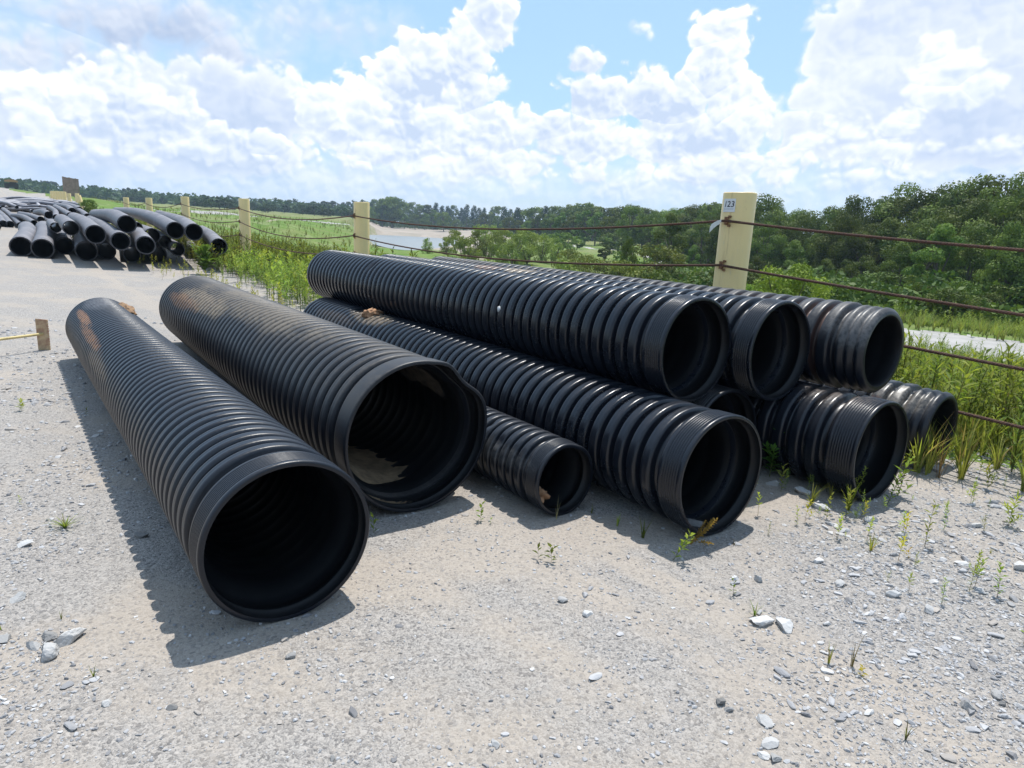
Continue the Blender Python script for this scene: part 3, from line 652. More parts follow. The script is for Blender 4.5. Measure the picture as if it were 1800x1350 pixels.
# number tag on the first post
P1 = np.array(posts[0].location); 
def bent_patch(name, ang0, w, z0, h, R, mat, root_loc, parent=None, dr=0.003, curl=0.0):
    nx, nz_ = 14, 8; Vv = []
    for j in range(nz_):
        for i in range(nx):
            s = (i / (nx - 1) - 0.5) * w; a = ang0 + s / R; rr = R + dr + curl * (i / (nx - 1)) ** 3
            Vv.append((rr * math.cos(a), rr * math.sin(a), z0 + h * j / (nz_ - 1)))
    F = [[j * nx + i, j * nx + i + 1, (j + 1) * nx + i + 1, (j + 1) * nx + i] for j in range(nz_ - 1) for i in range(nx - 1)]
    o = build(name, np.array(Vv), np.array(F), mat, parent)
    if not parent: o.location = root_loc
    return o
axc = math.atan2(0 - P1[1], 0 - P1[0])             # azimuth on the post that faces the yard in front
PX = 0.160
tagang = axc - 0.62
zt = 1.845
tg = bent_patch('number_tag', tagang, 0.135, zt, 0.125, PX, WHITE, (P1[0], P1[1], 0)); tag(tg, 'white paper tag with black numerals taped to the nearest post', 'tag')
INK = simple_mat('ink', (0.03, 0.03, 0.04), 0.6, 0.2, 20)
fc = bpy.data.curves.new('numerals', 'FONT'); fc.body = '123'; fc.size = 0.078; fc.align_x = 'CENTER'; fc.offset = 0.0006; fc.shear = 0.12
fo = bpy.data.objects.new('tmp_text', fc); COL.objects.link(fo)
dg = bpy.context.evaluated_depsgraph_get(); me = bpy.data.meshes.new_from_object(fo.evaluated_get(dg)); bpy.data.objects.remove(fo)
for v in me.vertices:
    s, h = v.co.x, v.co.y; a = tagang + s / PX
    v.co = ((PX + 0.0045) * math.cos(a), (PX + 0.0045) * math.sin(a), zt + 0.048 + h)
me.materials.clear(); me.materials.append(INK); no = bpy.data.objects.new('numerals', me); COL.objects.link(no); no.parent = tg
bent_patch('printed_line', tagang, 0.105, zt + 0.026, 0.004, PX, simple_mat('faint_print', (0.35, 0.36, 0.42), 0.6), None, tg, 0.0045)
# plastic strip tied under the clip
mb = MB(); q = fence_pt(WA[0] + 0.02, 5.59, 1.74)
for s in range(2):
    pts = [q + np.array([-0.02 - 0.035 * i - 0.01 * s, -0.012 * i, -0.004 * i * i - 0.02 * s - 0.012 * i + 0.02]) for i in range(4)]
    for i in range(3):
        a, b_ = pts[i], pts[i + 1]; wd = np.array([0, 0, 0.012 + 0.006 * i])
        mb.add([a - wd, b_ - wd * 1.2, b_ + wd * 1.2, a + wd], [[0, 1, 2, 3]])
tag(mb.build('plastic_strip', WHITE), 'torn white plastic strip hanging by the top cable clip', 'strip')

# farther posts past the gap, some leaning
for k, (x, yt, yb, r, w) in enumerate([(135, 340, 358, 70, .16), (121, 340, 358, 74, .16), (113, 337, 357, 80, .16), (108.5, 336.5, 356, 82, .16), (104, 336.5, 355, 84, .16), (99.5, 336, 354, 86, .16), (95, 336, 352, 88, .16), (90.5, 336, 350, 90, .16)]):
    Pt = at(x, yt, r)
    make_post(Pt, Pt[2], hz1(Pt[0], Pt[1]) - 0.3, w, ('cream yellow post just right of the brown board' if k == 0 else 'cream yellow post in front of the brown board' if k == 1 else 'far cream yellow post in the tight row left of the brown board'), (), full=False)
Pt = at(147, 343, 66); lp = make_post(Pt, Pt[2], hz1(Pt[0], Pt[1]) - 0.2, 0.14, 'pale weathered post leaning beside the round green bush', (), full=False); lp.rotation_euler = (0, math.radians(-13), 0)
Pt = at(156, 361, 58); lp = make_post(Pt, Pt[2], hz1(Pt[0], Pt[1]) - 0.2, 0.16, 'short orange-brown stub post at the foot of the round green bush', (), full=False)

# brown board sign far left
BRD = simple_mat('weathered_board', (0.34, 0.26, 0.22), 0.85, 0.35, 3, (0.24, 0.18, 0.15), 0.01)
cb = at(125, 330, 92); gz = hz1(cb[0], cb[1])
rz = math.atan2(cb[1], cb[0]) - math.pi / 2 - 0.1
root = empty('board_sign', (cb[0], cb[1], gz), rz); tag(root, 'tall brown weathered board on two posts by the far yellow posts', 'sign')
zt_ = at(125, 311.5, 92)[2] - gz; zb_ = at(125, 343, 92)[2] - gz; wB = 28 / FPX * 92 * 0.70
mb = MB()
for i in range(8): mb.box((-wB / 2 + (i + .5) * wB / 8, 0, (zt_ + zb_) / 2 - 0.02 * i), (wB / 8 - 0.006, 0.06, zt_ - zb_ - 0.04 * (i % 3) + 0.03))
mb.build('panel', BRD, root, False)
mb = MB().box((-wB * 0.28, 0.09, zt_ / 2 - 0.3), (0.2, 0.12, zt_ - 0.2)); mb.build('leg', BRD, root, False)
mb = MB().box((wB * 0.22, 0.09, zt_ / 2 - 0.3), (0.25, 0.12, zt_ - 0.2)); mb.build('leg', BRD, root, False)
# small machine on the crest
cb = at(21, 333, 172); gz = hz1(cb[0], cb[1])
root = empty('yard_machine', (cb[0], cb[1], gz), math.atan2(cb[1], cb[0]) - math.pi / 2); tag(root, 'small dark machine with a tan top parked on the far crest', 'machine')
dk = simple_mat('dark_steel', (0.05, 0.045, 0.04), 0.7); tn = simple_mat('tan_paint', (0.45, 0.27, 0.13), 0.7)
MB().box((0, 0, 0.75), (2.3, 1.4, 0.75)).box((0.3, 0, 1.2), (1.1, 1.2, 0.3)).build('body', dk, root, False)
MB().box((0, 0, 1.52), (2.2, 1.5, 0.34)).box((0.1, 0, 1.72), (1.5, 1.2, 0.16)).build('canopy', tn, root, False)
for sx in (-0.75, 0.75):
    a = np.linspace(0, 2 * np.pi, 18)[:-1]
    MB().tube([(sx, -0.85, 0.4), (sx, 0.85, 0.4)], 0.4, 14).build('wheel', dk, root)

# yellow rod with toothed plate at the left edge
YEL = simple_mat('yellow_rod_paint', (0.62, 0.50, 0.23), 0.5, 0.25, 12); RUSTY = simple_mat('plate_paint', (0.55, 0.42, 0.25), 0.7, 0.4, 10, (0.30, 0.14, 0.09))
g0 = gnd(78, 613, 0.01); g1 = gnd(0, 597, 0.20); cz = hz1(g0[0], g0[1])
root = empty('rod_marker', (g0[0], g0[1], cz)); tag(root, 'yellow rod lying with a small toothed plate on its end, on the gravel', 'rod')
pt = np.array([gnd(62, 563, 0.33)[0] - g0[0], gnd(62, 563, 0.33)[1] - g0[1]])
dirv = gnd(0, 597, 0.19)[:2] - gnd(68, 588, 0.19)[:2]; dirv /= np.linalg.norm(dirv); nrm = np.array([-dirv[1], dirv[0]])
mb = MB(); ang = math.atan2(nrm[1], nrm[0]) + 0.55
ex = np.array([math.cos(ang), math.sin(ang), 0]); H_ = 0.345
pts = []
for i in range(25):
    z = H_ * i / 24; pts.append((0.0 + (0.005 if i % 2 else 0.0), z))
fr = [np.array([u_ * ex[0] * 1.0, u_ * ex[1] * 1.0, z]) for u_, z in [(0.055 + (0.006 if i % 2 else 0), H_ * i / 24) for i in range(25)]]
bk = [np.array([-0.055 * ex[0], -0.055 * ex[1], H_ * i / 24 + 0.01 * (i / 24)]) for i in range(25)]
th_ = np.array([dirv[0], dirv[1], 0]) * 0.006
VV = np.array([p + th_ for p in fr] + [p + th_ for p in bk] + [p - th_ for p in fr] + [p - th_ for p in bk])
FF = []
for i in range(24):
    FF += [[i, i + 1, 25 + i + 1, 25 + i], [50 + i + 1, 50 + i, 75 + i, 75 + i + 1], [i, 50 + i, 50 + i + 1, i + 1], [25 + i + 1, 75 + i + 1, 75 + i, 25 + i]]
FF += [[24, 49, 99, 74][::-1], [0, 25, 75, 50]]
build('plate', VV, np.array(FF), RUSTY, root, False)
MB().tube([(0, 0, 0.185), (dirv[0] * 0.9, dirv[1] * 0.9, 0.19), (dirv[0] * 1.9, dirv[1] * 1.9, 0.19)], 0.0155, 12).build('rod', YEL, root)
build('end_plate', VV + np.array([dirv[0] * 1.9, dirv[1] * 1.9, 0]), np.array(FF), RUSTY, root, False)
#PART2
# ------------------------------------------------------------------ pile of older pipes at the left
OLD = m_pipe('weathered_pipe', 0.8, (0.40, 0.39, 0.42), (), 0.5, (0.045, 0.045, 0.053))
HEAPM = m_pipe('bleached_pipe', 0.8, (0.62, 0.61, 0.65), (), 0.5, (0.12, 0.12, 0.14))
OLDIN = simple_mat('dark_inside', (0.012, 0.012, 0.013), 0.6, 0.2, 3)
def catmull(P, n):
    P = np.array(P, float); P = np.vstack([2 * P[0] - P[1], P, 2 * P[-1] - P[-2]]); out = []
    m = len(P) - 3
    for k in range(m):
        for u in np.linspace(0, 1, n, endpoint=(k == m - 1)):
            p0, p1, p2, p3 = P[k:k + 4]
            out.append(0.5 * (2 * p1 + (p2 - p0) * u + (2 * p0 - 5 * p1 + 4 * p2 - p3) * u * u + (3 * p1 - p0 - 3 * p2 + p3) * u ** 3))
    return np.array(out)
def curved_pipe(mouth, rpx, r, tail, ground, label, group, seg=20):
    x, y = mouth
    if ground:
        best = min(np.arange(15, 60, 0.1), key=lambda q: abs(at(x, y + rpx, q)[2] - hz1(*at(x, y + rpx, q)[:2])))
        k = best / r; r = best; tail = [(a, b, c * k) for a, b, c in tail]
    P0 = at(x, y, r); dist = np.dot(P0 - cO, cF); R = rpx * dist / FPX
    Ps = [P0] + [at(*q) for q in tail]
    for i in range(len(Ps)):
        g = hz1(Ps[i][0], Ps[i][1]) + R
        if Ps[i][2] < g: Ps[i] = np.array([Ps[i][0], Ps[i][1], g])
    if ground: Ps[0][2] = hz1(Ps[0][0], Ps[0][1]) + R - 0.01
    C_ = catmull(Ps, 10) - P0
    root = empty('old_pipe', P0); tag(root, label, 'pipe', group)
    MB().tube(C_, R, seg, cap=False).build('outer_wall', OLD, root)
    mb = MB(); mb.tube(C_, R * 0.88, seg, cap=False)
    mb.F4 = [f[:, ::-1] for f in mb.F4]
    # ring face at the mouth and at the far end
    T0 = C_[0] - C_[1]; T0 /= np.linalg.norm(T0)
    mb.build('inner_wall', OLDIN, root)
    m2 = MB(); m2.tube([C_[0] + T0 * 0.02, C_[0] - T0 * 0.03], [R * 1.0, R * 1.012], seg, cap=False)
    ref = np.array([0, 0, 1.0]); A = np.cross(T0, ref); A /= np.linalg.norm(A); Bn = np.cross(T0, A); an = np.linspace(0, 2 * np.pi, seg, endpoint=False)
    ci = np.cos(an)[:, None] * A + np.sin(an)[:, None] * Bn; base = C_[0] + T0 * 0.02
    m2.add(np.vstack([base + ci * R, base + ci * R * 0.88]), [[i, (i + 1) % seg, seg + (i + 1) % seg, seg + i] for i in range(seg)])
    m2.build('rim', OLD, root)
    return root
GO = 'old curved pipes in the pile at the left'
PILE = [
 ((37,433),17.5,21.8,[(50,411,26),(47,402,30)],1,'leftmost large old pipe on the ground at the front of the pile'),
 ((75,437),17.5,21.3,[(81,413,25),(77,401,30)],1,'second large old pipe from the left, lowest mouth of the pile front'),
 ((114,432),15.5,22,[(107,413,26),(103,404,30)],1,'third large old pipe from the left, short body turned up behind it'),
 ((152,441),17.5,21,[(146,421,25),(143,414,28)],1,'large old pipe on the ground under the two middle ones'),
 ((187,441),15.0,21.5,[(185,425,26),(180,418,29)],1,'old pipe mouth tucked between two front pipes on the ground'),
 ((168,412),16.5,22.5,[(148,393,29),(130,384,36)],0,'old pipe resting on the front row, its mouth above the tucked one'),
 ((212,424),16,22,[(182,401,29),(160,389,36)],0,'long old pipe lying across the front row in the middle of the pile'),
 ((223,394),15.5,23,[(198,380,29),(168,378,37)],0,'thick curved old pipe on top of the pile, left of the two longest'),
 ((256,431),16,21.8,[(243,412,27),(235,405,30)],0,'old pipe pointing at the camera, low at the right of the pile'),
 ((308,405),15,23,[(272,385,30),(238,375,38),(205,372,48)],0,'longest curved old pipe on top, left one of the top pair'),
 ((341,408),15,22.6,[(318,391,29),(280,379,38)],0,'rightmost curved old pipe of the top pair'),
 ((385,433),14,21.7,[(368,415,27),(355,406,33)],0,'old pipe sloping down into the weeds at the right end of the pile'),
 ((268,414),13,24.5,[(250,405,31)],0,'shaded old pipe under the left top pipe'),
 ((232,447),14,22,[(225,432,28)],1,'dark old pipe mouth in shade at the foot of the pile'),
 ((277,447),15,21.5,[(262,435,27)],1,'old pipe on the ground with a bright chipped upper rim'),
 ((125,401),13,24,[(113,390,28),(108,387,30)],0,'short old pipe open at both ends showing light through it'),
 ((154,381),5.8,38,[(140,371,47),(122,365,57)],0,'slim old pipe behind the pile, right of three slim ones'),
 ((124,379),5.8,36,[(106,368,46),(97,363,55)],0,'slim old pipe behind the pile, middle of three slim ones'),
 ((127,371),6,42,[(118,364,52),(98,360,62)],0,'slim dark-mouthed old pipe farthest back of the three slim ones'),
 ((99,382),5.2,34,[(97,371,43),(86,364,52)],0,'slim bent old pipe pointing down at the front row'),
 ((312,438),12,24,[(300,430,28)],0,'old pipe in deep shade below the long top pipe'),
 ((343,443),12,23,[(330,435,28)],1,'small old pipe on the ground behind yellow weeds'),
 ((409,451),8,22.5,[(398,441,27)],1,'small old pipe half hidden by weeds below the rightmost pipe'),
 ((430,455),6,22,[(418,449,26)],1,'smallest old pipe end, in the weeds beside the cream post'),
 ((6,393),6,46,[(0,386,52)],1,'narrow pipe in the small row at the left edge of the yard'),
 ((18,394),6,46,[(8,386,53),(-6,383,59)],1,'narrow pipe second from the left edge in the small row'),
 ((36,396),5.5,44,[(22,386,52),(8,383,59)],1,'narrow pipe third in the small row, bent to the right'),
 ((60,392),5.2,42,[(40,381,50),(23,379,56)],0,'longer narrow pipe lying over the small row'),
 ((72,386),5.6,44,[(52,379,54),(35,377,60)],0,'narrow pipe behind the small row, mouth above the leftmost large pipes'),
 ((86,378),6.5,46,[(76,373,50),(64,374,54)],0,'short fat grey pipe piece in front of the far heap'),
 ((91,398),5.6,34,[(84,392,40)],1,'narrow pipe peeping out behind the second large pipe'),
 ((200,410),11,26,[(185,400,32)],0,'old pipe piece wedged behind the long crossing pipe'),
 ((98,400),9,27,[(90,392,33)],0,'old pipe mouth in the dark gap above the third front pipe'),
 ((183,402),9,28,[(170,392,35)],0,'old pipe lying between the long crossing pipe and the one left of it'),
 ((240,400),10,27,[(225,390,34)],0,'old pipe under the thick curved top one'),
 ((290,425),11,25,[(275,412,31)],0,'shaded old pipe behind the camera-facing one'),
 ((110,374),5,50,[(96,368,58),(84,364,66)],0,'slim grey pipe behind the slim three'),
 ((140,369),5.5,48,[(128,363,56),(112,359,64)],0,'slim grey pipe along the back top of the pile'),
 ((-6,398),6.5,44,[(-16,390,52)],1,'narrow pipe cut by the left edge of the picture'),
 ((48,388),5,50,[(34,380,58)],0,'narrow pipe right behind the small row'),
 ((365,452),8,23,[(352,444,28)],1,'low old pipe end in shade behind the weeds'),
]
for mth, rp, r, tl, g, lb in PILE: curved_pipe(mth, rp, r, tl, g, lb, GO)
rg = np.random.RandomState(77)
hp = None
HG = 'narrow grey pipes in the far heap'
for k in range(110):
    x = rg.uniform(-12, 92); fr = rg.rand(); yy = 366 - fr * 17 * (1 - 0.4 * abs(x - 45) / 50)
    r = 66 + fr * 10 + rg.uniform(-1, 1)
    P0 = at(x, yy - 1.5, r); an = rg.uniform(-1.1, 1.1) + (math.pi if rg.rand() < 0.5 else 0); Lh = rg.uniform(1.2, 3.6)
    R = rg.uniform(0.09, 0.16); c = rg.uniform(-0.5, 0.5); s = np.linspace(-1, 1, 7)
    C_ = np.stack([np.cos(an) * s * Lh, np.sin(an) * s * Lh, 0.12 * np.sin(s * 2 + k) * Lh * 0.5 - 0.08 * s * s * Lh], -1) + np.outer(c * (1 - s * s), [-math.sin(an), math.cos(an), 0])
    zmin = hz1(P0[0], P0[1]) + R - C_[:, 2].min()
    root = empty('narrow_pipe', (P0[0], P0[1], max(P0[2], zmin))); tag(root, 'narrow grey pipe among many in the jumbled far heap', 'pipe', HG)
    MB().tube(C_, R, 9, cap=False).build('outer_wall', HEAPM, root)
    mb = MB(); mb.tube(C_, R * 0.8, 9, cap=False); mb.F4 = [f[:, ::-1] for f in mb.F4]; mb.build('inner_wall', OLDIN, root)

# ------------------------------------------------------------------ stones
def m_stone():
    m, tt, b = principled('stone'); a = tt.new('ShaderNodeAttribute', attribute_name='col'); c = tt.coord('Object')
    n = tt.noise(c, 60, 5, 0.65)
    tt.put(b.inputs['Base Color'], tt.mix(tt.ramp(n, 0.3, 0.75) * 0.35, X(tt, a.outputs['Color']), (0.30, 0.29, 0.28))); b.inputs['Roughness'].default_value = 0.85
    b.inputs['Specular IOR Level'].default_value = 0.3; bump(tt, b, n, 0.5, 0.004); return m
STONE = m_stone()
rg = np.random.RandomState(5)
def rock_shape(sub, seed, flat=0.55, cuts=7):
    v, F = ico(sub); r_ = np.random.RandomState(seed)
    for _ in range(cuts):
        d = r_.randn(3); d /= np.linalg.norm(d); o = r_.uniform(0.35, 0.8); q = v @ d
        v = v - np.outer(np.clip(q - o, 0, None), d)
    v = v * (r_.uniform(0.75, 1.25, 3) * np.array([1.15, 0.85, flat])); return v, F
def scatter(protos, pos, scale, rot, cols):
    """Merge many copies of a few small shapes into one mesh."""
    Vs, Fs, Cs = [], [], []; n = 0
    which = np.random.RandomState(1).randint(0, len(protos), len(pos))
    for w, (v, F) in enumerate(protos):
        id_ = np.where(which == w)[0]
        if not len(id_): continue
        c, s = np.cos(rot[id_]), np.sin(rot[id_])
        x = (v[:, 0] * c[:, None] - v[:, 1] * s[:, None]) * scale[id_, None] + pos[id_, 0, None]
        y = (v[:, 0] * s[:, None] + v[:, 1] * c[:, None]) * scale[id_, None] + pos[id_, 1, None]
        z = v[:, 2] * scale[id_, None] + pos[id_, 2, None]
        Vs.append(np.stack([x, y, z], -1).reshape(-1, 3)); Fs.append((F[None] + (np.arange(len(id_)) * len(v))[:, None, None]).reshape(-1, F.shape[1]) + n)
        Cs.append(np.repeat(cols[id_], len(v), 0)); n += len(id_) * len(v)
    return np.concatenate(Vs), np.concatenate(Fs), np.concatenate(Cs)
def stone_cols(n, rg):
    base = np.array([[.40, .40, .41], [.52, .52, .53], [.62, .61, .60], [.30, .30, .31], [.22, .22, .23], [.45, .41, .37]])
    c = base[rg.choice(6, n, p=[.3, .27, .14, .14, .07, .08])]; return c * 0.86 * rg.uniform(0.85, 1.12, (n, 1))
def stones_at(n, lo, hi, xr, yr, dens, rg, power=2.2):
    x = rg.uniform(xr[0], xr[1], n * 3); y = rg.uniform(yr[0], yr[1], n * 3)
    P = np.array([gnd(a, b) for a, b in zip(x, y)])
    d = dens(x, y, P); keep = rg.rand(len(x)) < d; P = P[keep][:n]; sz = lo * (hi / lo) ** (rg.rand(len(P)) ** power)
    P[:, 2] = height(P[:, 0], P[:, 1]) + sz * 0.12
    return P, sz
def dens(x, y, P):
    cl = np.clip(0.5 + 1.4 * fbm(P[:, 0] / 0.8, P[:, 1] / 0.8, 4, 61), 0, 1)
    right = sstep(x, 1250, 1500) * 0.9 * (1 - 0.65 * sstep(y, 1120, 1330)); left = (1 - sstep(x, 60, 330)) * 0.7
    band = np.exp(-((y - (900 + (x - 1400) * 0.62)) / 75.0) ** 2) * sstep(x, 1330, 1450)
    return np.clip((0.16 + right * 0.5 + left * 0.6 + band * 0.7) * cl * 1.2, 0, 1)
small = [rock_shape(0, s, 0.6, 5) for s in range(8)]
P, sz = stones_at(30000, 0.0035, 0.016, (-40, 1840), (560, 1349), dens, rg)
sz = sz * np.clip(np.hypot(P[:, 0], P[:, 1]) / 4.0, 0.7, 3)
Vv, F, Cc = scatter(small, P, sz, rg.rand(len(P)) * 6.28, stone_cols(len(P), rg))
tag(build('gravel', Vv, F, STONE, None, False, Cc), 'loose grey gravel chips strewn over the yard', 'gravel', None, 'stuff')
med = [rock_shape(1, 40 + s, 0.42, 12) for s in range(10)]
P, sz = stones_at(2800, 0.010, 0.036, (-40, 1840), (600, 1349), lambda x, y, P: dens(x, y, P) ** 1.6, rg, 2.6)
sz = sz * np.clip(np.hypot(P[:, 0], P[:, 1]) / 4.0, 0.8, 2)
Vv, F, Cc = scatter(med, P, sz, rg.rand(len(P)) * 6.28, stone_cols(len(P), rg))
tag(build('pebbles', Vv, F, STONE, None, False, Cc), 'larger pale pebbles in drifts over the yard', 'pebbles', None, 'stuff')
ROCKS = [(1033,1080,22,.68,'bright white round stone alone on the open gravel'),(988,1056,20,.42,'grey block-shaped stone left of the bright white one'),(1340,1096,42,.62,'large whitish stone with grass growing behind it'),(1378,1108,40,.60,'large pale flat stone touching the one with grass'),
 (1290,1020,16,.75,'small very white stone beside a thin green weed'),(1332,1024,24,.50,'flat pale stone right of the small very white one'),(512,1157,20,.30,'dark grey cube-like stone in front of the nearest pipe shadow'),
 (85,1158,52,.50,'wide faceted grey stone near the left edge'),(120,1134,52,.58,'long pale stone above the wide faceted one'),(58,1144,28,.42,'grey stone left of the long pale one'),(10,1128,34,.36,'dark grey stone cut by the left edge'),(88,1128,26,.26,'small dark stone behind the long pale one'),
 (35,1056,28,.48,'flat grey stone lying alone, left of the nearest shadow'),(45,961,22,.62,'small whitish stone left of the grass tuft'),(1265,1233,28,.16,'dark brownish stone low in the middle of the open gravel'),(1281,1247,20,.33,'grey stone just below the dark brownish one'),
 (1345,1266,30,.48,'flat grey-blue stone lying alone near the bottom'),(1354,1305,32,.50,'smooth grey oval stone near the bottom'),(1340,1322,26,.6,'whitish chip below the smooth oval stone'),(1362,1330,24,.34,'grey wedge stone at the bottom right of the whitish chip'),
 (1702,1248,30,.32,'dark wedge stone near the lower right'),(1751,1226,24,.36,'grey stone above a pair of dark chips'),(1762,1242,18,.2,'dark chip right of the grey stone'),(1436,990,20,.62,'white angular stone by itself below the weeds'),
 (1716,927,24,.52,'pale angular stone in front of the fence weeds'),(1645,826,30,.55,'pale stone at the edge of the tall weeds'),(1360,856,30,.38,'blue-grey stone against the lower pipe shade'),(1408,870,30,.56,'pale angular stone left of the weedy pipe mouth'),
 (1238,926,42,.17,'grey slab lying inside the clay-topped pipe mouth'),(1445,898,28,.62,'white stone among the yellow-green weeds'),(1530,918,24,.6,'white stone below the weedy pipe mouth'),(870,1307,20,.46,'plain grey stone near the bottom middle'),(1790,1002,30,.6,'white stone at the right edge'),(1588,945,24,.58,'pale stone beside the orange-tinged weed'),(1475,1030,22,.5,'grey shard in a small drift of chips'),(1570,1052,26,.6,'pale boat-shaped stone in the chips'),(1630,1078,26,.52,'broad pale stone right of the boat-shaped one'),
 (250,946,24,.2,'dark stone inside the shadow of the nearest pipe'),(190,1242,22,.5,'flat pale chip near the lower left'),(303,1250,16,.2,'small dark stone below the nearest shadow corner'),(585,1334,16,.25,'small dark chip at the bottom')]
for k, (x, y, w, alb, lb) in enumerate(ROCKS):
    P = gnd(x, y); d = np.dot(P - cO, cF); s = w / FPX * d / 2.0
    v, F = rock_shape(3, 200 + k, 0.62 if w > 20 else 0.72, 10); v = v * (1 + 0.13 * fbm(v[:, 0] * 5 + k, v[:, 1] * 5 + v[:, 2] * 4, 3, k))[:, None]
    if k == 28: v[:, 2] *= 0.5
    o = build('stone', v * s / 1.0, F, STONE, None, False, np.full((len(v), 3), alb * 0.9) * np.array([1, 0.99, 0.97]))
    o.location = (P[0], P[1], hz1(P[0], P[1]) + s * 0.22 + (0.10 if k == 28 else 0)); o.rotation_euler = (0.1 * math.sin(k), 0.1 * math.cos(k * 2.3), k * 1.7)
    if k == 28: o.location = on_pipe(pD, 0.30, 0.11, 2.95, 0.0) 
    tag(o, lb, 'stone', 'notable stones on the gravel')

# ------------------------------------------------------------------ small plants
def leaf(base, dirv, L, w, droop, up=(0, 0, 1)):
    d = np.array(dirv, float); d /= np.linalg.norm(d); s = np.cross(d, up); s /= np.linalg.norm(s) + 1e-9; n = np.cross(s, d)
    b = np.array(base, float); m_ = b + d * L * 0.45 + n * 0.0; tp = b + d * L - np.array([0, 0, droop * L])
    m_ = m_ - np.array([0, 0, droop * L * 0.25])
    return np.array([b, m_ + s * w / 2 + n * w * 0.15, tp, m_ - s * w / 2 + n * w * 0.15])
def stalk_proto(seed, H=1.0, nl=18, L=0.22, w=0.05, branch=0, up=0.6, start=0.1, cA=(.10, .17, .03), cB=(.22, .27, .05), stemc=(.13, .14, .05), stemr=0.008):
    r_ = np.random.RandomState(seed); mb = MB()
    def stem(p0, d, h, n, Ls):
        zz = np.linspace(0, 1, 6); ax = np.array(d, float); bend = r_.uniform(-0.12, 0.12, 2)
        P = np.array([p0 + ax * h * q + np.array([bend[0], bend[1], 0]) * h * q * q for q in zz])
        mb.tube(P, np.linspace(stemr, stemr * 0.3, 6) * h, 4, stemc, cap=False)
        for i in range(n):
            q = start + (1 - start) * (i + r_.rand() * 0.5) / n; b = p0 + ax * h * q + np.array([bend[0], bend[1], 0]) * h * q * q
            a = i * 2.4 + r_.rand() * 0.6; el = up + r_.uniform(-.3, .3) + 0.4 * q
            dd = (math.cos(a) * math.cos(el), math.sin(a) * math.cos(el), math.sin(el)); k = (0.6 + 0.7 * math.sin(min(q, 1) * 2.6)) * Ls
            c = np.array(cA) + (np.array(cB) - np.array(cA)) * np.clip(q * 0.8 + r_.uniform(-.2, .3), 0, 1)
            mb.add(leaf(b, dd, k * r_.uniform(.7, 1.2), w * (k / L) * r_.uniform(.8, 1.2), r_.uniform(0.1, 0.5)), [[0, 1, 2, 3]], c)
    stem(np.zeros(3), (0, 0, 1), H, nl, L)
    for b in range(branch):
        a = r_.rand() * 6.28; stem(np.array([0, 0, H * r_.uniform(.05, .45)]), (math.cos(a) * .55, math.sin(a) * .55, .83), H * r_.uniform(.35, .6), nl // 2, L * .8)
    return mb
def grass_proto(seed, n=18, H=1.0, w=0.02, spread=0.5, cA=(.10, .16, .03), cB=(.24, .27, .07), dry=0.0):
    r_ = np.random.RandomState(seed); mb = MB()
    for i in range(n):
        a = r_.rand() * 6.28; l = spread * r_.uniform(0.2, 1.2); h = H * r_.uniform(0.45, 1.0); b = np.array([math.cos(a), math.sin(a), 0]) * 0.04 * H * r_.rand()
        q = np.linspace(0, 1, 5); P = np.array([b + np.array([math.cos(a), math.sin(a), 0]) * l * h * u ** 1.7 + np.array([0, 0, h * (u - 0.28 * l * u * u)]) for u in q])
        sd = np.array([-math.sin(a), math.cos(a), 0]); ww = w * np.array([0.8, 1, .85, .5, .06])
        Vv = np.vstack([P + sd * ww[:, None], P - sd * ww[:, None]]); F = [[j, j + 1, 5 + j + 1, 5 + j] for j in range(4)]
        c = np.array(cA) + (np.array(cB) - np.array(cA)) * r_.rand()
        if r_.rand() < dry: c = np.array([.26, .22, .13]) * r_.uniform(.6, 1.1)
        mb.add(Vv, F, c)
    return mb
def arr(mb):
    V_ = np.concatenate(mb.V); C_ = np.concatenate(mb.C); F_ = np.concatenate(mb.F4); return V_, F_, C_
def scatter2(protos, pos, scale, rot, tint, hs=None):
    Vs, Fs, Cs = [], [], []; n = 0; which = np.random.RandomState(3).randint(0, len(protos), len(pos))
    hs = np.ones(len(pos)) if hs is None else hs
    for w, (v, F, c0) in enumerate(protos):
        id_ = np.where(which == w)[0]
        if not len(id_): continue
        c, s = np.cos(rot[id_]), np.sin(rot[id_])
        x = (v[:, 0] * c[:, None] - v[:, 1] * s[:, None]) * scale[id_, None] + pos[id_, 0, None]
        y = (v[:, 0] * s[:, None] + v[:, 1] * c[:, None]) * scale[id_, None] + pos[id_, 1, None]
        z = v[:, 2] * (scale * hs)[id_, None] + pos[id_, 2, None]
        Vs.append(np.stack([x, y, z], -1).reshape(-1, 3)); Fs.append((F[None] + (np.arange(len(id_)) * len(v))[:, None, None]).reshape(-1, 4) + n)
        Cs.append((c0[None] * tint[id_, None, :]).reshape(-1, 3)); n += len(id_) * len(v)
    return np.concatenate(Vs), np.concatenate(Fs), np.clip(np.concatenate(Cs), 0, 1)
LEAF = leaf_mat('weed_leaves', 0.4, rough=0.5)
ST = [arr(stalk_proto(s, 1.0, 24, 0.17, 0.032, branch=s % 3, cA=(.10, .155, .045), cB=(.22, .27, .085))) for s in range(6)]
ST2 = [arr(stalk_proto(20 + s, 1.0, 30, 0.13, 0.028, branch=2, cA=(.12, .17, .05), cB=(.24, .28, .09))) for s in range(4)]
YS = [arr(stalk_proto(50 + s, 1.0, 14, 0.20, 0.06, branch=s % 2, start=0.45, cA=(.17, .21, .05), cB=(.31, .33, .09), stemc=(.20, .15, .08))) for s in range(5)]
GRS = [arr(grass_proto(70 + s, 22, 1.0, 0.011, 0.55, cA=(.12, .17, .05), cB=(.26, .28, .10), dry=0.15)) for s in range(6)]
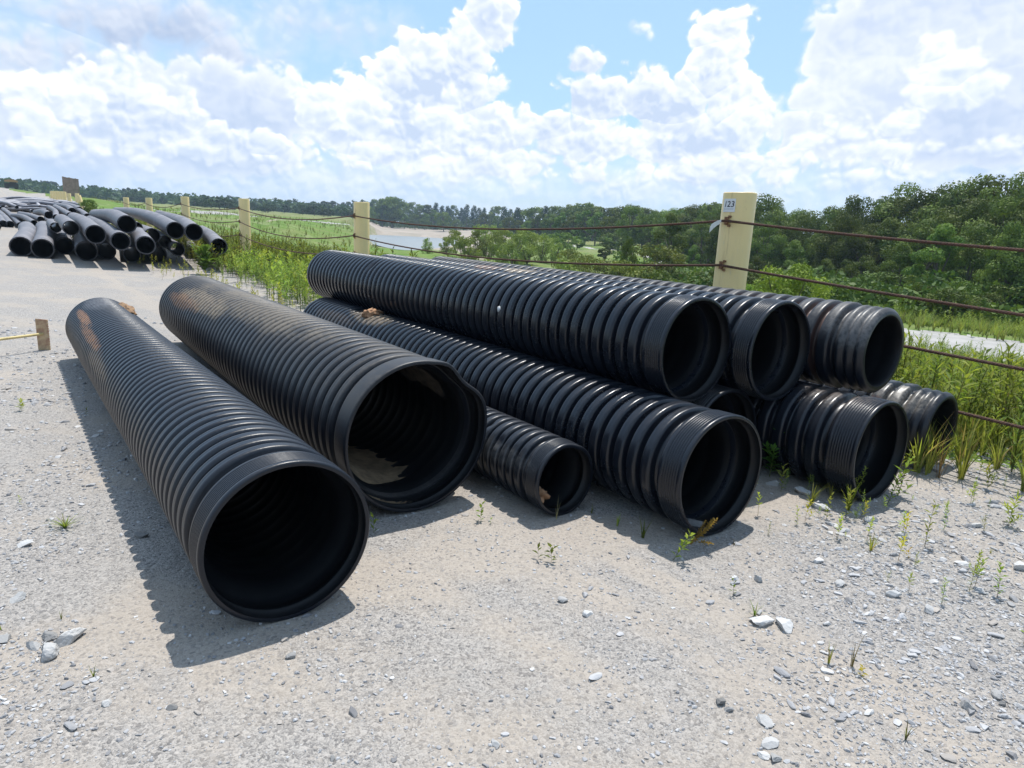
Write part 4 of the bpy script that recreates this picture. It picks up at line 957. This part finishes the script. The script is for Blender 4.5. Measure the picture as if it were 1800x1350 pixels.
DRY = [arr(grass_proto(90 + s, 14, 1.0, 0.012, 0.7, dry=0.9)) for s in range(3)]
def region(n, arange, nrange, rg, mask=None):
    a = rg.uniform(*arange, n); q = rg.uniform(*nrange, n)
    x = AD[0] * a + ND[0] * q; y = AD[1] * a + ND[1] * q
    if mask is not None:
        k = mask(a, q, x, y); x, y, a, q = x[k], y[k], a[k], q[k]
    return np.stack([x, y, height(x, y) - 0.01], -1)
def plantmass(name, label, cat, protos, P, lo, hi, rg, tints=((1, 1, 1),), var=0.25, mat=None):
    n = len(P); tn = np.array(tints)[rg.randint(0, len(tints), n)] * rg.uniform(1 - var, 1 + var, (n, 1))
    Vv, F, Cc = scatter2(protos, P, rg.uniform(lo, hi, n), rg.rand(n) * 6.28, tn)
    return tag(build(name, Vv, F, mat or LEAF, None, False, Cc), label, cat, None, 'stuff')
rg = np.random.RandomState(9)
# bank beyond the fence
P = region(5200, (-9, 30), (6.6, 22.6), rg, lambda a, q, x, y: (rg.rand(len(a)) < np.clip(0.75 + 1.0 * fbm(x / 2, y / 2, 3, 4), .1, 1)))
plantmass('undergrowth', 'leafy green weeds covering the bank below the fence', 'weeds', ST + ST2, P, 0.25, 0.65, rg, ((1, 1, 1), (1.25, 1.2, .9), (.75, .85, .8)))
P = region(14000, (-9, 34), (6.4, 22.6), rg)
plantmass('grass', 'rough green grass on the bank below the fence', 'grass', GRS, P, 0.18, 0.42, rg, ((1, 1, 1), (1.2, 1.15, .9)))
# thick belt along the fence line at the right
P = region(1300, (-5.5, 3.4), (5.2, 9.0), rg, lambda a, q, x, y: rg.rand(len(a)) < np.clip(sstep(q + 0.35 * a * (a > 1.2) * 0 + 0.6 * fbm(x / .7, y / .7, 3, 8), 5.2, 6.0) * 1.0, 0, 1))
plantmass('weeds', 'tall bright weeds massed along the right part of the fence', 'weeds', ST + ST2, P, 0.30, 0.85, rg, ((1.1, 1.1, 1), (1.35, 1.25, .9), (.85, .95, .8)))
P = region(2000, (-5.5, 3.6), (5.0, 8.5), rg, lambda a, q, x, y: rg.rand(len(a)) < sstep(q + 0.7 * fbm(x / .6, y / .6, 3, 12), 4.9, 5.9))
plantmass('grass', 'long arching grass among the tall weeds at the right', 'grass', GRS, P, 0.18, 0.55, rg, ((1.1, 1.1, 1), (1.3, 1.2, .9)))
# scattered yellow-green seedlings on the stony strip in front of it
P = region(600, (-4.0, 3.2), (3.9, 5.7), rg, lambda a, q, x, y: rg.rand(len(a)) < sstep(q + 0.9 * fbm(x / .5, y / .5, 3, 15), 3.9, 5.7) * 0.8)
plantmass('seedlings', 'sparse yellow-green seedlings on the stony strip by the fence', 'seedlings', YS + ST[:2], P, 0.05, 0.20, rg, ((1.1, 1.1, 1), (1.2, 1.1, .8), (1.3, .9, .6)))
P = region(150, (-1.2, 2.6), (3.1, 4.4), rg)
plantmass('seedlings', 'young weeds among stones before the lower pipe mouths', 'seedlings', YS + ST + GRS[:2], P, 0.04, 0.16, rg, ((1.1, 1.1, .9), (1.25, 1.0, .7), (.9, 1, .8)))
# left strip of weeds by the pile
wl = lambda a, q, x, y: rg.rand(len(a)) < sstep(q - (0.0 + 0.08 * (a - 9)) + 0.9 * fbm(x / 1.1, y / 1.1, 3, 44), 3.5, 4.9)
P = region(3200, (8.8, 27), (3.0, 7.6), rg, wl)
plantmass('weeds', 'yellow-green weeds between the old pipe pile and the fence', 'weeds', YS + ST + ST2, P, 0.25, 0.80, rg, ((.95, 1.0, .9), (.75, .9, .8), (1.1, 1.1, .9)))
P = region(1500, (9, 28), (5.6, 9.5), rg)
plantmass('weeds', 'greener taller weeds behind the yellow ones under the cables', 'weeds', ST + ST2, P, 0.5, 1.15, rg, ((1, 1, 1), (1.2, 1.2, 1), (.8, .85, .8)))
P = region(1500, (20, 60), (4.6, 9.5), rg)
plantmass('weeds', 'weeds along the far part of the fence behind the pile', 'weeds', YS + ST, P, 0.4, 0.9, rg, ((1, 1, .9), (1.2, 1.15, .9)))
P = region(260, (7.5, 24), (2.1, 4.0), rg, lambda a, q, x, y: rg.rand(len(a)) < sstep(q, 2.4, 4.0) * .8)
plantmass('seedlings', 'thin seedlings standing on bare gravel near the far pipe ends', 'seedlings', YS, P, 0.12, 0.38, rg, ((1.1, 1.05, .9), (1.2, 1.1, .8)))
# grass verges of the lower road and field tufts
P = region(5000, (-14, 30), (28.3, 44), rg)
plantmass('grass', 'grass and weeds beyond the lower gravel road', 'grass', GRS + ST2, P, 0.35, 0.9, rg, ((1, 1.05, 1), (1.2, 1.15, .9)))

r_ = np.random.RandomState(31); az_ = np.radians(r_.uniform(-36, -12, 5200)); q_ = r_.uniform(34, 175, 5200); x_ = q_ * np.sin(az_); y_ = q_ * np.cos(az_)
k_ = (x_ * ND[0] + y_ * ND[1] > 12) & (r_.rand(5200) < np.clip(.35 + 1.6 * fbm(x_ / 14, y_ / 14, 4, 90), 0, 1)); P = np.stack([x_[k_], y_[k_], height(x_[k_], y_[k_])], -1)
plantmass('grass', 'tufts of rougher grass dotted over the green slope', 'grass', GRS + ST2, P, 0.25, 0.75, rg, ((.9, .95, .8), (1.2, 1.1, .8), (.6, .75, .6)))

def plant(kind, x, y, hpx, label, name='weed', cat='weed', tint=(1, 1, 1), rot=0.0, lean=None, P=None, seed=None):
    if P is None: P = gnd(x, y)
    d = np.dot(np.asarray(P) - cO, cF); h = hpx / FPX * d
    V_, F_, C_ = arr(kind); o = build(name, V_ * h, F_, LEAF, None, False, np.clip(C_ * np.array(tint), 0, 1))
    o.location = (P[0], P[1], hz1(P[0], P[1]) - 0.004); o.rotation_euler = (lean[0] if lean else 0, lean[1] if lean else 0, rot)
    tag(o, label, cat, 'weeds growing in the gravel'); return o
SP = stalk_proto; GPt = grass_proto
Y1, Y2 = (.20, .25, .05), (.34, .36, .08)
plant(SP(101, 1, 9, .35, .13), 845, 916, 34, 'leafy seedling in front of the widest pipe mouth')
plant(SP(102, 1, 6, .35, .13), 862, 921, 14, 'tiny seedling right of the leafy one')
plant(SP(103, 1, 8, .4, .12), 657, 938, 36, 'dark green sprout beside the nearest pipe rim')
plant(SP(104, 1, 8, .42, .16, cB=(.26, .30, .08)), 969, 988, 36, 'broad-leafed seedling with brown leaves at its foot')
plant(SP(105, 1, 4, .7, .18), 946, 982, 26, 'single upright leaf left of the broad-leafed seedling')
plant(GPt(106, 6, 1, .03, .3), 1130, 946, 54, 'upright grass plant at the shadow edge of the clay-topped pipe')
plant(GPt(107, 4, 1, .03, .5), 1085, 924, 36, 'thin grass blades left of the upright grass plant')
plant(GPt(108, 4, 1, .03, .9), 1040, 902, 26, 'short bent grass blades right of the narrowest pipe mouth')
plant(SP(109, 1, 16, .24, .07, branch=1, cA=(.14, .2, .03), cB=(.3, .33, .06)), 1183, 985, 66, 'yellow-green weed leaning before the clay-topped pipe mouth', lean=(0.15, 0.35))
plant(SP(110, 1, 60, .09, .05, branch=5, cA=(.42, .32, .07), cB=(.55, .42, .12), start=.3, stemc=(.3, .22, .08)), 1200, 962, 80, 'yellow seed head spray beside the clay-topped pipe mouth', lean=(0.2, 0.75))
plant(GPt(111, 5, 1, .02, .5, dry=1), 1290, 960, 22, 'small dry sprig in the shade of the clay-topped pipe')
plant(SP(112, 1, 14, .30, .08, cA=(.15, .2, .04), cB=(.28, .3, .07)), 1372, 868, 50, 'leafy weed with brown lower leaves, left of the weedy mouth')
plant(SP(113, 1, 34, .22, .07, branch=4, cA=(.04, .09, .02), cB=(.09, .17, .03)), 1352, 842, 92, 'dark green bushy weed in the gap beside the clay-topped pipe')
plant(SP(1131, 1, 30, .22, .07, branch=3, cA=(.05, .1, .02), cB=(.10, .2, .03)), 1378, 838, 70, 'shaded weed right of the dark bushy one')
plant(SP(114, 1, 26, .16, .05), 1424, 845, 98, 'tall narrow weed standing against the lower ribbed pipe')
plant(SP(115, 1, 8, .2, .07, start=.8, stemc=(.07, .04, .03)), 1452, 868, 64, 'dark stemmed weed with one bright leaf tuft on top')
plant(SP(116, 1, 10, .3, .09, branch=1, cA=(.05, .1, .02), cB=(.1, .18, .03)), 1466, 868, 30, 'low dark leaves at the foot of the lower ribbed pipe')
plant(GPt(117, 16, 1, .02, .8), 1425, 890, 52, 'spreading grass tuft below the lower ribbed pipe')
plant(SP(118, 1, 22, .18, .05, branch=1), 1558, 890, 96, 'tall weed leaning across the mouth of the lower pipe', lean=(0.0, 0.22))
plant(SP(1181, 1, 22, .16, .05, branch=1), 1578, 872, 92, 'taller seedy weed right of the lower pipe mouth', lean=(0.0, 0.12))
plant(GPt(119, 12, 1, .025, .5), 1490, 900, 66, 'yellowish grass clump in front of the lower pipe mouth', tint=(1.5, 1.3, .8))
plant(SP(1191, 1, 16, .25, .08, cA=Y1, cB=Y2), 1486, 912, 54, 'yellow leafed weed right below the yellowish grass clump')
plant(SP(120, 1, 20, .16, .04, cA=Y1, cB=Y2), 1625, 962, 84, 'tall pale weed standing alone on the stony strip')
plant(SP(121, 1, 14, .2, .07, cA=Y1, cB=Y2, stemc=(.2, .1, .05)), 1590, 946, 50, 'orange-tinged weed left of the tall pale one', tint=(1.3, .95, .6))
plant(SP(1211, 1, 14, .22, .07, cA=Y1, cB=Y2), 1452, 915, 46, 'small yellow weed among white stones')
plant(SP(1212, 1, 12, .22, .07, cA=Y1, cB=Y2), 1400, 925, 34, 'faint small weed left of the white stones')
plant(SP(122, 1, 18, .2, .06, stemc=(.2, .1, .06)), 1752, 1052, 66, 'reddish stemmed weed with its shadow on the gravel')
plant(SP(1221, 1, 14, .2, .06, stemc=(.2, .1, .06)), 1716, 1012, 42, 'smaller weed left of the reddish stemmed one')
plant(SP(123, 1, 26, .28, .06, branch=2, cA=Y1, cB=Y2), 1772, 925, 58, 'round yellow-green weed clump near the right edge')
plant(SP(1231, 1, 20, .24, .06, branch=2, cA=Y1, cB=Y2), 1735, 860, 52, 'leafy weed at the front of the tall weeds')
plant(SP(124, 1, 8, .3, .08), 1288, 1050, 34, 'thin weed growing beside the very white stone')
plant(GPt(125, 12, 1, .03, .9), 1326, 1086, 30, 'small grass tuft behind the large whitish stone')
plant(GPt(126, 9, 1, .012, .35, dry=.6), 1456, 1168, 60, 'thin dry grass stems standing on open gravel', tint=(1.1, 1.0, .9))
plant(GPt(127, 5, 1, .012, .3, dry=.7), 1497, 1172, 78, 'wispy taller grass right of the dry stems')
plant(SP(128, 1, 7, .5, .22, cA=(.32, .28, .04), cB=(.45, .38, .06)), 1513, 1190, 20, 'tiny yellow leaf plant on open gravel')
plant(SP(1281, 1, 6, .5, .2, cA=(.32, .28, .04), cB=(.45, .3, .06)), 1595, 982, 18, 'tiny orange-yellow leaf plant on the stony strip')
plant(GPt(129, 9, 1, .025, .5, dry=.3), 1592, 1300, 46, 'lone grass tuft near the bottom right')
plant(GPt(130, 34, 1, .03, 1.3, dry=.15), 115, 930, 30, 'spreading grass tuft at the left of the nearest shadow', tint=(1.1, 1.15, 1))
plant(GPt(131, 5, 1, .03, .5, dry=.5), 108, 1092, 24, 'small dry sprout near the lower left')
plant(GPt(132, 7, 1, .025, .8), 165, 1196, 32, 'thin grass sprout at the lower left')
plant(SP(133, 1, 8, .35, .1, cA=Y1, cB=Y2), 36, 886, 18, 'low yellowish plant at the left edge')
plant(SP(134, 1, 16, .4, .1, branch=2, cA=Y1, cB=Y2), 38, 722, 22, 'low plant patch on the gravel left of the nearest pipe')
plant(SP(1341, 1, 9, .4, .1), 152, 730, 14, 'tiny plant in the shade line of the nearest pipe')
plant(GPt(135, 5, 1, .04, .6), 2, 1112, 26, 'grass blades cut by the left edge')
plant(GPt(136, 14, 1, .005, 1.0, dry=1.0), 1650, 838, 120, 'reddish dry grass tuft at the mouth of the outermost pipe', tint=(.75, .55, .5))
plant(GPt(137, 8, 1, .012, .5), 1612, 828, 110, 'tall grass blades left of the reddish dry tuft')
plant(GPt(138, 6, 1, .008, .7, dry=1.0), 978, 912, 46, 'curved dry stems at the mouth of the narrowest pipe', tint=(1.5, 1.5, 1.4))
plant(SP(139, 1, 20, .5, .25, branch=3, cA=(.05, .1, .02), cB=(.12, .2, .04)), 360, 452, 46, 'leafy creeper hanging over the right end of the pile', P=at(360, 452, 20.8))
plant(SP(140, 1, 12, .4, .2), 131, 450, 26, 'small bright weed between two front pipes of the pile')
DS = stalk_proto
for k, (x, y, h, lb) in enumerate([(1745, 800, 230, 'tall dry brown branching stalk in the right weeds'), (1790, 760, 190, 'dry brown stalk at the right edge'), (1700, 700, 130, 'thin dry stalk right of the outermost pipe'), (1640, 655, 90, 'short dry stalk above the outermost pipe')]):
    plant(DS(300 + k, 1, 10, .12, .012, branch=6, start=.5, cA=(.13, .09, .06), cB=(.18, .14, .1), stemc=(.10, .07, .05), stemr=.006), x, y, h, lb, 'dry_stalk', 'dry stalk', P=fence_pt(1.2 - 0.5 * (x - 1700) / 100, 6.2, 0) if k < 2 else fence_pt(2.0 - 0.6 * k * 0.2, 6.4, 0))

# ------------------------------------------------------------------ trees
BARK = simple_mat('bark', (0.16, 0.13, 0.10), 0.9, 0.4, 6, (0.09, 0.075, 0.06), 0.02)
LT = leaf_mat('tree_leaves', 0.20); 
def tree_proto(seed, kind, nl, ls, cA, cB, W_=0.34, low=0.2):
    """Unit-height tree: (trunk mesh builder, crown mesh builder)."""
    r_ = np.random.RandomState(seed); tk = MB(); cr_ = MB()
    if kind == 'pine':
        tk.tube([(0, 0, 0), (0.01, 0, .4), (0, 0.01, .75), (0, 0, .97)], [.02, .016, .009, .003], 6)
        B = []
        for z in np.arange(0.22, 0.98, 0.045):
            rad = W_ * 0.62 * (1 - ((z - .2) / .8) ** 1.5) + 0.03
            for _ in range(6):
                a = r_.rand() * 6.28; q = r_.uniform(.5, 1); B.append((rad * q * math.cos(a), rad * q * math.sin(a), z + r_.uniform(-.02, .02) - .04 * q, 0.05 + 0.05 * (1 - z)))
        B = np.array(B)
    elif kind == 'shrub':
        for _ in range(7):
            a = r_.rand() * 6.28; tk.tube([(0, 0, 0), (math.cos(a) * .15, math.sin(a) * .15, .35), (math.cos(a) * .3, math.sin(a) * .3, .75)], [.018, .012, .004], 5)
        n = 34; B = []
        for _ in range(n):
            a = r_.rand() * 6.28; z = r_.uniform(.08, .9); rad = W_ * 1.35 * math.sqrt(max(0.02, 1 - (max(0, z - .3) / .68) ** 2)) * r_.uniform(.2, 1); B.append((rad * math.cos(a), rad * math.sin(a), z, r_.uniform(.09, .16)))
        B = np.array(B)
    else:
        tk.tube([(0, 0, 0), (0.01, 0.01, .2), (0.0, -0.01, .45), (0.01, 0, .72)], [.026, .02, .014, .006], 7)
        n = 46 if kind == 'broad' else 34; B = []
        ax_ = r_.uniform(.8, 1.15, 2)
        while len(B) < n:
            d = r_.randn(3); d /= np.linalg.norm(d); q = r_.uniform(.45, 1) ** .6
            hz = (1 - low) / 2
            p = np.array([d[0] * W_ * ax_[0] * q, d[1] * W_ * ax_[1] * q, low + hz * .98 + d[2] * hz * .9 * q])
            zz = (p[2] - low) / (1 - low); p[:2] *= (0.75 + 0.5 * math.sin(zz * 2.6)) * (1 if kind == 'broad' else 1.15 - 0.6 * zz)
            B.append((*p, r_.uniform(.05, .115) * (1.0 if kind == 'broad' else .85)))
        B = np.array(B)
        for b in B[r_.choice(len(B), 11, replace=False)]:
            z0 = r_.uniform(.18, .5); tk.tube([(0, 0, z0), (b[0] * .5, b[1] * .5, z0 + (b[2] - z0) * .6), (b[0], b[1], b[2])], [.010, .007, .003], 5)
    w = r_.choice(len(B), nl, p=B[:, 3] ** 2 / (B[:, 3] ** 2).sum()); d = r_.randn(nl, 3); d /= np.linalg.norm(d, axis=1)[:, None]
    q = r_.uniform(.35, 1.12, nl) ** .5
    c = B[w, :3] + d * (B[w, 3] * q)[:, None] * np.array([1.15, 1.15, .8]); c[:, 2] = np.maximum(c[:, 2], 0.015)
    nrm = d * .95 + r_.randn(nl, 3) * .42 + np.array([0, 0, .12]); nrm /= np.linalg.norm(nrm, axis=1)[:, None]
    u = np.cross(nrm, r_.randn(nl, 3)); u /= np.linalg.norm(u, axis=1)[:, None]; v = np.cross(nrm, u); s = (ls * r_.uniform(.6, 1.35, nl))[:, None]
    Vv = np.stack([c - u * s, c + v * s * .6 + nrm * s * .12, c + u * s, c - v * s * .6 + nrm * s * .12], 1).reshape(-1, 3)
    bt = r_.rand(len(B)); tcol = np.clip(bt[w] * .85 + r_.uniform(-.15, .35, nl), 0, 1)[:, None]
    cc = np.array(cA) * (1 - tcol) + np.array(cB) * tcol
    cr_.add(Vv, np.arange(nl * 4).reshape(-1, 4), np.repeat(cc, 4, 0)); return tk, cr_
def meshes(p):
    tk, c = p; a = tk.build('trunk', BARK); b = c.build('crown', LT, None, False); ms = (a.data, b.data)
    bpy.data.objects.remove(a); bpy.data.objects.remove(b); return ms
G1, G2 = (.036, .066, .014), (.150, .195, .040)
NEAR = [meshes(tree_proto(s, 'broad', 13000, .0115, G1, G2, .25 + .03 * (s % 3), .14)) for s in (1, 2, 3, 4)]
NEARL = [meshes(tree_proto(s, 'tall', 11000, .012, (.06, .11, .02), (.18, .24, .05), .24, .1)) for s in (5, 6)]
MID = [meshes(tree_proto(s, 'broad', 2600, .028, G1, G2, .33, .1)) for s in (11, 12, 13)]
MIDL = [meshes(tree_proto(s, 'tall', 2600, .028, (.05, .095, .018), (.14, .20, .045), .30, .08)) for s in (14, 15)]
PINE = [meshes(tree_proto(s, 'pine', 2200, .022, (.018, .042, .016), (.045, .080, .028), .30)) for s in (21, 22)]
FAR = [meshes(tree_proto(s, 'broad', 900, .055, (.030, .058, .022), (.060, .095, .034), .42, .05)) for s in (31, 32, 33)]
WIL = [meshes(tree_proto(s, 'shrub', 3200, .026, (.13, .175, .04), (.24, .28, .075), .42)) for s in (41, 42, 43)]
SHR = [meshes(tree_proto(s, 'shrub', 3600, .026, (.05, .09, .018), (.14, .19, .04), .48)) for s in (51, 52, 53)]
BRI = [meshes(tree_proto(61, 'shrub', 7000, .022, (.12, .19, .025), (.26, .34, .06), .45))]
def place_tree(ms, x, y, r, H, wid, label, group, name='tree', cat='tree', rz=0.0):
    P = at(x, 400, r); z = hz1(P[0], P[1]); root = empty(name, (P[0], P[1], z - 0.05 * H * 0.2), rz); root.scale = (H * wid, H * wid, H); tag(root, label, cat, group)
    for nm, me in zip(('trunk', 'crown'), ms):
        o = bpy.data.objects.new(nm, me); COL.objects.link(o); o.parent = root
    return root
def Hfor(x, ytop, r):
    P = at(x, ytop, r); return P[2] - hz1(P[0], P[1])
rg = np.random.RandomState(2024)
TOPX = [-60,0,40,80,110,150,200,250,280,330,370,430,500,560,610,650,690,720,760,800,860,900,960,1020,1060,1110,1160,1200,1260,1300,1345,1375,1400,1450,1505,1530,1560,1600,1640,1700,1760,1800,1870]
TOPY = [312,313,317,315,322,326,329,331,340,345,346,344,350,352,356,348,341,352,353,358,361,362,357,352,358,359,362,359,350,348,341,352,361,358,337,344,346,322,317,305,307,296,290]
def top(x): return float(np.interp(x, TOPX, TOPY))
cnt = 0
for lay, (dr, off) in enumerate([(1.0, 0), (0.86, 6)]):                      # hazy line beyond the green fields
    x = -60.0
    while x < 640:
        r = (520 + rg.uniform(-60, 60)) * dr; yt = top(x) + off + rg.uniform(-2.5, 4)
        if not (lay and x < 120): place_tree(FAR[rg.randint(3)], x, 0, r, max(4, Hfor(x, yt, r)) , rg.uniform(.9, 1.5), 'distant round tree in the hazy line beyond the green fields', 'distant trees beyond the green fields', rz=rg.rand() * 6); cnt += 1
        x += rg.uniform(13, 21)
for k in range(26):                                                           # scrub in front of that line
    x = rg.uniform(330, 640); r = rg.uniform(290, 400); place_tree(FAR[rg.randint(3)], x, 0, r, rg.uniform(2.5, 5.5), rg.uniform(1.2, 1.9), 'low bushy tree in front of the distant hazy line', 'low trees in front of the distant line', rz=rg.rand() * 6); cnt += 1
x = 645.0
while x < 1300:                                                               # belt beyond the pond
    r = np.interp(x, [640, 820, 900, 1000, 1300], [460, 440, 330, 230, 140]) * rg.uniform(1.0, 1.12); yt = top(x) + rg.uniform(-2, 5)
    pine = 760 < x < 960 and rg.rand() < .85
    ms = PINE[rg.randint(2)] if pine else MID[rg.randint(3)]
    place_tree(ms, x, 0, r, Hfor(x, yt, r), rg.uniform(.8, 1.1) if not pine else rg.uniform(.8, 1.0), 'dark pine in the stand beyond the pond' if pine else 'tall leafy tree in the belt beyond the pond', 'pines beyond the pond' if pine else 'tall trees beyond the pond', 'pine_tree' if pine else 'tree', rz=rg.rand() * 6); cnt += 1
    x += rg.uniform(8, 14) if pine else rg.uniform(12, 20)
x = 650.0
while x < 1260:
    r = np.interp(x, [640, 820, 900, 1000, 1300], [430, 410, 290, 190, 110]) * rg.uniform(.92, 1.02); yt = top(x) + rg.uniform(10, 26)
    ms = (MIDL if rg.rand() < .55 else MID)[rg.randint(2)]
    place_tree(ms, x, 0, r, Hfor(x, yt, r), rg.uniform(.8, 1.25), 'shorter leafy tree at the front of the belt beyond the pond', 'front trees beyond the pond', rz=rg.rand() * 6); cnt += 1
    x += rg.uniform(14, 24)
def rr_(x): return np.interp(x, [1080, 1300, 1500, 1700, 1860], [115, 84, 68, 60, 56])
for lay, (dr, off, st_) in enumerate([(1.22, 0, 30), (1.0, 26, 44), (0.82, 80, 62)]):
    x = 1110.0 if lay == 0 else 1160.0
    while x < 1880:
        r = rr_(x) * dr * rg.uniform(.95, 1.05); yt = top(x) + off * rg.uniform(.7, 1.4) + (rg.uniform(-9, 7) if lay == 0 else rg.uniform(-8, 16))
        if lay == 1 and 1500 < x < 1700: yt += 20
        ms = (NEARL if rg.rand() < (.25, .35, .5)[lay] else NEAR)[rg.randint(2)]
        if lay == 0: ms = NEAR[rg.randint(4)] if rg.rand() < .75 else NEARL[rg.randint(2)]
        lb = ['tall forest tree forming the skyline at the right', 'middle-row forest tree at the right', 'lower leafy tree at the front edge of the right-hand forest'][lay]
        place_tree(ms, x, 0, r, max(3, Hfor(x, yt, r)), rg.uniform(.72, 1.0), lb, ['skyline trees of the forest', 'middle trees of the forest', 'front trees of the forest'][lay], rz=rg.rand() * 6); cnt += 1
        x += rg.uniform(.75, 1.25) * st_
place_tree(NEARL[0], 1182, 0, 70, Hfor(1182, 372, 70), .9, 'slender light green sapling left of the tagged post', None, rz=1)
place_tree(MID[1], 690, 0, 420, Hfor(690, 341, 420), 1.05, 'big dark round-topped tree right of the pond-side post', None, rz=2)
place_tree(MID[2], 672, 0, 420, Hfor(672, 346, 420), .9, 'round tree left of the big dark round-topped one', None, rz=4)
for k, (x, yt, r, w) in enumerate([(752, 417, 74, .8), (786, 414, 78, .8), (803, 402, 86, .9), (838, 402, 84, .8), (852, 391, 96, .9), (880, 399, 84, .9), (905, 405, 76, .9), (930, 402, 80, .9), (955, 408, 84, .8), (978, 414, 86, .8), (1002, 434, 60, .9), (1030, 442, 56, 1.), (870, 396, 104, .9), (820, 412, 70, .9), (915, 398, 110, .8), (995, 452, 44, 1.1), (1060, 450, 48, 1.1), (1110, 455, 44, 1.)]):
    place_tree(WIL[k % 3], x, 0, r, max(1.2, Hfor(x, yt, r)), w, 'pale yellow-green willow bush in the thicket beyond the stacked pipes', 'pale willow bushes beyond the pipes', 'willow_bush', 'bush', rz=k * 1.3)
place_tree(WIL[1], 1165, 0, 52, Hfor(1165, 424, 52), 1.0, 'bright willow bush just left of the tagged post', None, 'willow_bush', 'bush', rz=2)
place_tree(NEARL[1], 1108, 0, 46, Hfor(1108, 414, 46), .55, 'spindly sapling in front of the green meadow path', None, 'sapling', 'tree', rz=2)
place_tree(BRI[0], 1400, 0, 25, Hfor(1400, 459, 25), .95, 'bright lime green bush right behind the tagged post', None, 'bush', 'bush', rz=2)
place_tree(BRI[0], 1338, 0, 30, Hfor(1338, 500, 30), 1.1, 'low lime green bush half hidden by the tagged post', None, 'bush', 'bush', rz=4)
place_tree(SHR[0], 164, 0, 56, 1.7, .85, 'round dark green bush between the pale leaning post and the field', None, 'bush', 'bush', rz=2)
place_tree(SHR[1], 158, 0, 60, 1.5, .85, 'darker bush behind the round one by the leaning post', None, 'bush', 'bush', rz=3)
for k in range(34):
    x = 1150 + k * 21 + rg.uniform(-12, 12); r = rg.uniform(36, 54); P = at(x, 400, r)
    n_ = P[0] * ND[0] + P[1] * ND[1]
    if n_ < 30.5: r *= 31.5 / n_
    place_tree(SHR[k % 3], x, 0, r, rg.uniform(1.2, 3.0), rg.uniform(.8, 1.3), 'rounded shrub along the foot of the right-hand forest', 'shrubs at the forest foot', 'shrub', 'shrub', rz=k * 1.7); cnt += 1
for k in range(22):
    x = rg.uniform(985, 1330); r = rg.uniform(95, 150); place_tree(MIDL[k % 2] if k % 3 else SHR[k % 3], x, 0, r, rg.uniform(1.5, 4), rg.uniform(1.1, 1.6), 'small shrub on the meadow beyond the willows', 'shrubs on the meadow', 'shrub', 'shrub', rz=k * 1.7); cnt += 1
for k in range(14):
    x = rg.uniform(440, 640); r = rg.uniform(19, 30); place_tree(SHR[k % 3], x, 0, r, rg.uniform(.6, 1.2), rg.uniform(.9, 1.4), 'grey-green bush on the bank beyond the weeds', 'bushes on the bank', 'shrub', 'shrub', rz=k * 1.7); cnt += 1
print('trees', cnt)
# undergrowth closing the forest foot
def leafmass(name, label, n, azr, rrng, hmax, ls, cA, cB, seed, mask=None):
    r_ = np.random.RandomState(seed); az_ = np.radians(r_.uniform(*azr, n)); r = r_.uniform(*rrng, n); x = r * np.sin(az_); y = r * np.cos(az_)
    if mask is not None: k = mask(x, y); x, y = x[k], y[k]
    n = len(x); hh = hmax * np.clip(.5 + 1.3 * fbm(x / 3, y / 3, 3, seed), .05, 1); z = height(x, y) + hh * r_.rand(n) ** .6
    c = np.stack([x, y, z], -1); nrm = r_.randn(n, 3) * .6 + np.array([0, 0, .6]); nrm /= np.linalg.norm(nrm, axis=1)[:, None]
    u = np.cross(nrm, r_.randn(n, 3)); u /= np.linalg.norm(u, axis=1)[:, None]; v = np.cross(nrm, u); s = (ls * r_.uniform(.6, 1.4, n))[:, None]
    Vv = np.stack([c - u * s, c + v * s * .6, c + u * s, c - v * s * .6], 1).reshape(-1, 3); tt_ = np.clip(.5 + fbm(x / 2, y / 2, 3, seed + 1) * 1.3 + r_.uniform(-.2, .2, n), 0, 1)[:, None]
    tag(build(name, Vv, np.arange(n * 4).reshape(-1, 4), LT, None, False, np.repeat(np.array(cA) * (1 - tt_) + np.array(cB) * tt_, 4, 0)), label, 'undergrowth', None, 'stuff')
leafmass('undergrowth', 'dense green undergrowth along the foot of the right-hand forest', 60000, (8, 44), (36, 72), 2.6, .16, (.035, .07, .015), (.11, .155, .035), 71, lambda x, y: (x * ND[0] + y * ND[1]) > 30.5)
leafmass('undergrowth', 'dark undergrowth below the tree belt beyond the pond', 34000, (-13, 12), (215, 480), 5.0, .95, (.03, .06, .016), (.07, .11, .03), 72, lambda x, y: np.hypot(x, y) > np.interp(np.degrees(np.arctan2(x, y)), [-13, -3, 0, 3, 12], [428, 410, 300, 250, 215]))
leafmass('undergrowth', 'scrub filling the gaps under the distant hazy trees', 16000, (-44, -12), (430, 560), 7.0, 1.5, (.03, .055, .02), (.06, .09, .03), 73)
#HAZE
bx = MB().box((0, 0, 24), (1900, 1900, 72)).build('haze', None, None, False)
hm = bpy.data.materials.new('haze_air'); hm.use_nodes = True; ht = Tree(hm.node_tree); ht.N.clear()
pvn = ht.new('ShaderNodeVolumePrincipled'); pvn.inputs['Color'].default_value = (0.62, 0.80, 1.0, 1); pvn.inputs['Density'].default_value = 0.00036; pvn.inputs['Anisotropy'].default_value = 0.25
ho = ht.new('ShaderNodeOutputMaterial'); ht.L.new(pvn.outputs[0], ho.inputs['Volume']); bx.data.materials.append(hm)
tag(bx, 'thin summer haze over the distant fields', 'haze', None, 'stuff')
